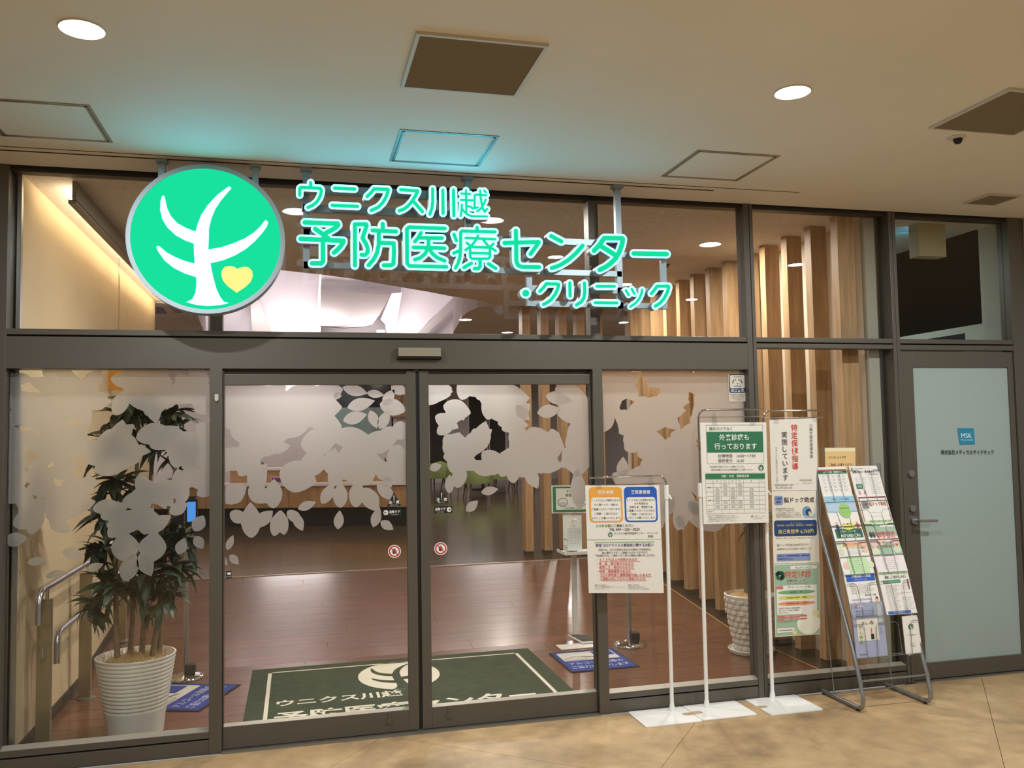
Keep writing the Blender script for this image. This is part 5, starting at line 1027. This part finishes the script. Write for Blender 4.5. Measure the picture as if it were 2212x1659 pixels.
for u in (.26, .70): p.ell(u, .61, .12, .155, (70, 74, 72), 3); p.ell(u, .61, .105, .137, (222, 222, 212), 4)
p.rect(.17, .60, .35, .72, (190, 196, 192), 5); p.text('・', .48, .6, .12, INK, 'c')
for k in range(4): p.line(.64+.04*k, .60, .63+.045*k, .50-.02*(k in (1, 2)), .025, (150, 146, 140), 5)
p.ell(.70, .64, .07, .07, (170, 164, 156), 5); p.finish(t)
t = thing('notice_board', 'small white notice panel standing behind the dracaena on the ramp', 'notice board', (-1.05, 3.6, fz(3.6)))
a, b = F(276, 1196, 3.6), F(304, 1252, 3.6); MB().box(a.x, b.x, 3.59, 3.60, b.z, a.z).build('panel', M_WHITE, t); MB().box(a.x+.02, a.x+.035, 3.60, 3.62, fz(3.6), a.z).box(b.x-.035, b.x-.02, 3.60, 3.62, fz(3.6), a.z).build('support', M_SILVER, t)
t = thing('hanging_sign', 'orange sign hanging from the ceiling above the top of the dracaena', 'sign', (-.85, 2.4, 2.2)); a, b = F(216, 770, 2.4), F(264, 842, 2.4)
MB().box(a.x, b.x, 2.39, 2.41, b.z, a.z).build('board', ink((206, 140, 44)), t); MB().tube([(a.x+.03, 2.4, a.z), (a.x+.03, 2.4, CEIL)], .004, 6).tube([(b.x-.03, 2.4, a.z), (b.x-.03, 2.4, CEIL)], .004, 6).build('wire', M_SILVER, t)

# ================================================================== reception and waiting hall
ct = thing('reception_counter', 'curved two-tier oak reception counter with white ledges and black plinth', 'counter', (0, 9, RZ))
fl = lambda s: Vector((-2.6+4.35*s, 9.75-1.55*s, 0))
def counter_box(z0, z1, back, depth, mm, name, seg=1, s0=0, s1=1):
    for i in range(seg):
        a, b = fl(s0+(s1-s0)*i/seg), fl(s0+(s1-s0)*(i+1)/seg); d = (b-a).normalized(); nrm = Vector((-d.y, d.x, 0)); gp = d*.003 if seg > 1 else Vector((0, 0, 0))
        q = [a+gp+nrm*back, b-gp+nrm*back, b-gp+nrm*(back+depth), a+gp+nrm*(back+depth)]
        MB().prism([Vector((v.x, v.y, z0)) for v in q], (0, 0, z1-z0)).build(name, mm, ct)
M_LEDGE = mat('white_ledge', (236, 226, 216), .4)
counter_box(RZ, .575, .14, .4, M_BLACK, 'plinth'); counter_box(.575, .905, .0, .45, M_COUNTER, 'front_panel', 7); counter_box(.905, .945, -.03, .55, M_LEDGE, 'ledge')
counter_box(.945, 1.135, .40, .3, M_COUNTER, 'upper_panel', 7, .33, .97); counter_box(1.135, 1.17, .37, .36, M_LEDGE, 'upper_ledge', 1, .33, .97)
def ctr_item(name, label, cat, s, back, z, dims, col, extra=None):
    a = fl(s)+Vector((0, back, 0)); t = thing(name, label, cat, (a.x, a.y, z)); w, d, h = dims
    MB().box(a.x-w/2, a.x+w/2, a.y-d/2, a.y+d/2, z, z+h).build('body', ink(col), t, bevel=min(w, d, h)*.08)
    if extra: MB().box(a.x-w*.36, a.x+w*.36, a.y-d/2-.002, a.y-d/2, z+h*.2, z+h*.75).build('label_panel', ink(extra), t)
    return t
for args in (('card_reader', 'grey device with white edge on the left of the counter', 'device', .455, .55, 1.17, (.22, .2, .10), (110, 108, 112), (200, 200, 200)), ('leaflet_holder', 'pink and purple leaflet holder on the lower counter ledge', 'holder', .53, .12, .945, (.2, .06, .11), (196, 150, 170), (110, 60, 100)),
             ('tissue_box', 'white box standing at the middle of the counter', 'box', .70, .55, 1.17, (.14, .12, .10), (230, 222, 216), (206, 196, 190)), ('desk_phone', 'dark desk phone on the counter near the sliding door meeting stiles', 'phone', .80, .55, 1.17, (.2, .18, .08), (40, 40, 56), (70, 70, 90)),
             ('storage_box', 'purple and white box at the right end of the counter', 'box', .93, .55, 1.17, (.18, .14, .14), (120, 70, 90), (226, 220, 216)), ('file_box', 'white file box at the right end of the counter', 'box', .87, .55, 1.17, (.16, .2, .18), (224, 216, 212), (60, 56, 100))): ctr_item(*args)
# screen wall behind reception
rs = sempty('wall_reception', (0, 11.6, RZ))
a, b = F(700, 830, 11.6), F(884, 945, 11.6)
MB().box(-3.0, F(716, 900, 11.6).x, 11.6, 11.7, RZ, CEIL).box(F(846, 900, 11.6).x, F(898, 900, 11.6).x, 11.6, 11.7, RZ, CEIL-.0).build('panel', M_WHITEW, rs)
x0, x1 = F(716, 900, 11.6).x, F(846, 900, 11.6).x; zt, zm, zb = CEIL, F(800, 880, 11.6).z, F(800, 945, 11.6).z
MB().box(x0, x1, 11.64, 11.66, zm, zt).build('night_window_pane', mat('night_glass', (14, 22, 38), .1), rs)
for k in range(3): w = (x1-x0)/3; MB().box(x0+w*k+.02, x0+w*(k+1)-.02, 11.62, 11.65, zb, zm).build('glass_panel', mat('teal_glass', (128, 156, 150), .3), rs); MB().box(x0+w*(k+1)-.03, x0+w*(k+1)+.03, 11.60, 11.66, zb, zm).build('mullion', mat('grey_mullion', (150, 146, 144), .5), rs)
MB().box(x0, x1, 11.6, 11.7, RZ, zb).build('panel', M_WHITEW, rs)
cb = thing('oak_cabinet', 'oak wall cabinet behind the right end of the reception counter', 'cabinet', (F(868, 870, 11.3).x, 11.3, 1.3)); a, b = F(849, 826, 11.3), F(886, 900, 11.3)
MB().box(a.x, b.x, 11.3, 11.58, b.z, CEIL).build('body', M_COUNTER, cb); MB().box((a.x+b.x)/2-.004, (a.x+b.x)/2+.004, 11.292, 11.3, b.z, CEIL).build('door_gap', M_GAP, cb); MB().box((a.x+b.x)/2+.02, (a.x+b.x)/2+.03, 11.28, 11.3, b.z+.1, b.z+.25).build('handle', M_SILVER, cb)
wn = sempty('window_9', (5, 19.98, 1.2)); M_NIGHT = MATS['night_glass']
for (xa, xb) in ((927, 966), (1012, 1052), (1056, 1092)):
    a, b = F(xa, 850, 19.97), F(xb, 1018, 19.97); MB().box(a.x, b.x, 19.96, 19.99, b.z, a.z).build('night_pane', M_NIGHT, wn)
    MB().box(a.x-.06, a.x, 19.93, 20, b.z-.05, a.z+.05).box(b.x, b.x+.06, 19.93, 20, b.z-.05, a.z+.05).build('frame', M_WHITE, wn)
# tub chairs
M_GREENF = mat('green_fabric', (136, 150, 84), .85, var=.06, vscale=12, bump=.3, bscale=300); M_LEG = mat('walnut_leg', (92, 60, 42), .5)
def tub_chair(label):
    t = thing('tub_chair', label, 'chair', (0, 0, 0), 'green tub chairs in the waiting hall')
    MB().lathe([(.0001, .34), (.27, .34), (.29, .36), (.29, .43), (.26, .46), (.0001, .47)], (0, 0, 0), 28).build('seat', M_GREENF, t, smooth=True)
    n = 18; vs = []; fs = []
    for i in range(n+1):
        a = math.radians(-200+220*i/n); h = .74-.14*abs(i/n-.5)*2
        for r, z in ((.325, .33), (.345, h-.02), (.335, h), (.30, h), (.29, h-.02), (.285, .40)): vs.append((r*math.cos(a), r*math.sin(a), z))
    for i in range(n):
        for k in range(6): fs.append((i*6+k, (i+1)*6+k, (i+1)*6+(k+1) % 6, i*6+(k+1) % 6))
    fs += [tuple(range(6)), tuple(n*6+k for k in range(6))]
    MB().add(vs, fs).build('backrest', M_GREENF, t, smooth=True)
    for sx in (-1, 1):
        for sy in (-1, 1): MB().tube([(sx*.19, sy*.19, .345), (sx*.24, sy*.24, 0)], .022, 10, r2=.012).build('leg', M_LEG, t, smooth=True)
    return t
def place(t0, pos, rz, label):
    r = t0.copy(); COL.objects.link(r); r.location = pos; r.rotation_euler = (0, 0, rz); r['label'] = label
    for c in t0.children: d = c.copy(); COL.objects.link(d); d.parent = r
    return r
c0 = tub_chair('green tub chair nearest the glass, in the middle of the right door')
spots = [((1036, 1079), .1, None), ((1094, 1066), -.35, 'green tub chair behind and right of the nearest one'), ((938, 1064), .5, 'green tub chair half hidden by the door meeting stile'), ((1132, 1061), -.7, 'green tub chair farthest right, beside the oak post'), ((985, 1060), .9, 'green tub chair behind the nearest one, almost hidden by film leaves')]
for (q, rz, lb) in spots:
    v = G(*q, RZ); 
    if lb: place(c0, (v.x, v.y+.24, RZ), rz, lb)
    else: first = (v.x, v.y+.24, RZ), rz
c0.location, c0.rotation_euler = first[0], (0, 0, first[1])
v = G(1000, 1062, RZ); tb = thing('round_table', 'low round table with a dark pedestal among the green chairs', 'table', (v.x+.6, v.y+.5, RZ))
MB().lathe([(.0001, .68), (.45, .68), (.46, .70), (.45, .715), (.0001, .715)], (v.x+.6, v.y+.5, RZ), 36).build('table_top', M_LEDGE, tb, smooth=True); MB().tube([(v.x+.6, v.y+.5, RZ+.02), (v.x+.6, v.y+.5, RZ+.68)], .04, 14).lathe([(.28, 0), (.28, .015), (.05, .03)], (v.x+.6, v.y+.5, RZ), 24).build('pedestal', M_BLACK, tb, smooth=True)
# exit sign
ex = thing('exit_sign', 'narrow lit white and blue exit sign with a green arrow, hanging beyond the sliding doors', 'sign', (2.93, 7, 2.9)); c = [F(*q, 7.0) for q in ((1091, 683), (1101, 680), (1102, 717), (1092, 721))]
MB().prism([v+Vector((0, .004, 0)) for v in c], (.10, .06, 0)).build('sign_case', mat('case_grey', (96, 90, 86), .6), ex); MB().prism(c, (0, .003, 0)).build('lit_face', glow('exit_face', (.42, .78, 1.0), 1.1), ex)
p = Print(*c); p.line(.5, .2, .5, .75, .12, (20, 120, 100)); p.poly([(.25, .45), (.75, .45), (.85, .38), (.5, .3)], (20, 120, 100), 2); p.poly([(.2, .3), (.8, .55), (.2, .8), (.45, .55)], (20, 130, 110), 2); p.finish(ex, 'arrow'); MB().box(c[0].x+.05, c[0].x+.06, 7.02, 7.04, c[0].z, CEIL).build('hanger', M_SILVER, ex)
ac = thing('ceiling_cassette', 'white ceiling air conditioner with blue slots seen below the emblem', 'air conditioner', (G(385, 668, CEIL).x, G(385, 668, CEIL).y, CEIL))
q = [G(*z, CEIL-.006) for z in ((336, 654), (404, 656), (430, 682), (336, 686))]; MB().prism(q, (0, 0, .006)).build('panel', M_WHITEW, ac); q = [G(*z, CEIL-.008) for z in ((365, 661), (376, 661), (394, 676), (382, 676))]; MB().prism(q, (0, 0, .002)).build('louvre', ink((70, 96, 128)), ac); q = [G(*z, CEIL-.008) for z in ((336, 663), (352, 664), (362, 678), (336, 678))]; MB().prism(q, (0, 0, .002)).build('intake', ink((120, 120, 130)), ac)  # louvre and intake have plain blue and grey colours
sp = thing('sprinkler', 'tiny sprinkler head on the lobby ceiling right of the long dash character', 'sprinkler', G(1441, 571, CEIL)); v = G(1441, 571, CEIL); MB().lathe([(.03, 0), (.03, -.004), (.012, -.01), (.012, -.025), (.02, -.027), (.0001, -.03)], v, 16).build('head', mat('sprinkler_brass', (120, 100, 70), .4, .6), sp, smooth=True)

# ================================================================== store room over the right door
struct('wall_store_right', MB().box(4.84, 5.0, .12, 4.65, 0, CEIL), mat('store_wall', (176, 176, 160), .8)); struct('wall_store_back', MB().box(3.9, 4.84, 3.4, 3.5, 0, CEIL), MATS['store_wall'])
struct('floor', MB().box(3.9, 5.0, .1, 3.5, -.05, 0), MATS['hall_floor'] if 'hall_floor' in MATS else M_HALLF)
yc = .34; xc = F(2138, 481, yc).x; zt = F(2138, 481, yc).z; zb = F(2140, 699, yc).z; y2 = H(1946, 545, xc).y
cu = thing('wall_cupboard', 'pale wall cupboard with two doors seen through the glass over the frosted door', 'cupboard', (xc+.1, yc, zb)); M_CUP = mat('cupboard_paint', (178, 180, 160), .5)
MB().box(xc, 4.84, yc, y2+.5, zb, zt).build('body', M_CUP, cu); MB().box(xc-.004, xc, yc+.005, y2+.5, zt-.012, zt-.004).build('top_gap', M_GAP, cu)
ym = H(2031, 560, xc).y
for ya, yb, hy in ((yc+.02, ym-.01, yc+.10), (ym+.01, y2+.2, ym+.10)):
    d = MB().box(xc-.012, xc-.001, ya, yb, zb+.03, zt-.06).build('door', M_CUP, cu, bevel=.002); MB().box(xc-.022, xc-.010, hy, hy+.022, (zb+zt)/2-.07, (zb+zt)/2+.05).build('handle', MATS['grip_grey'], d)
p = Print(Vector((xc-.014, yc+.62, zt-.06)), Vector((xc-.014, yc+.30, zt-.06)), Vector((xc-.014, yc+.30, zt-.14)), Vector((xc-.014, yc+.62, zt-.14))); p.text('電気分電盤', .5, .5, .8, (70, 76, 76), 'c', 1.0); p.finish(cu, 'lettering')
bx_ = thing('box_sign', 'square cream sign box hanging just inside the glass over the frosted door', 'sign', (F(2012, 520, .25).x, .25, 2.9)); a, b = F(1983, 478, .24), F(2045, 555, .24)
MB().box(a.x, b.x, .24, .34, b.z, CEIL).build('case', mat('cream_case', (178, 170, 136), .5), bx_, bevel=.003); MB().box(a.x+.01, b.x-.01, .3405, .343, b.z+.01, CEIL-.02).build('lit_face', glow('blue_lit', (.15, .65, 1.0), 3.0), bx_)
au = thing('wall_air_conditioner', 'white wall air conditioner at the bottom of the glass over the frosted door', 'air conditioner', (4.7, 1.0, 2.2)); z1 = F(2128, 717, .5).z; x1_ = F(2100, 717, .5).x
MB().box(x1_, 4.84, .5, 1.4, z1-.25, z1).build('body', M_WHITE, au, bevel=.01)
for k in range(5): MB().box(x1_-.004, x1_, .53, 1.37, z1-.04-.03*k, z1-.034-.03*k).build('louvre', MATS['hole_grey'], au)
sl = thing('ceiling_light', 'dark unlit round ceiling fitting left of the cream sign box', 'ceiling light', G(1938, 508, CEIL)); v = G(1938, 508, CEIL); MB().lathe([(.09, 0), (.09, -.006), (.075, -.008)], v, 28).build('ring', M_WHITE, sl, smooth=True); MB().lathe([(.0001, -.0065), (.075, -.0075)], v, 28).build('dark_lens', M_BLACK, sl)
area('store_fill_light', (4.15, 1.2, CEIL-.05), .3, .3, 9.0, (.75, .93, 1.0))  # unseen area light added to brighten the cupboard; no fitting belongs to it

for o in list(bpy.data.objects):
    if '_org' in o: del o['_org']
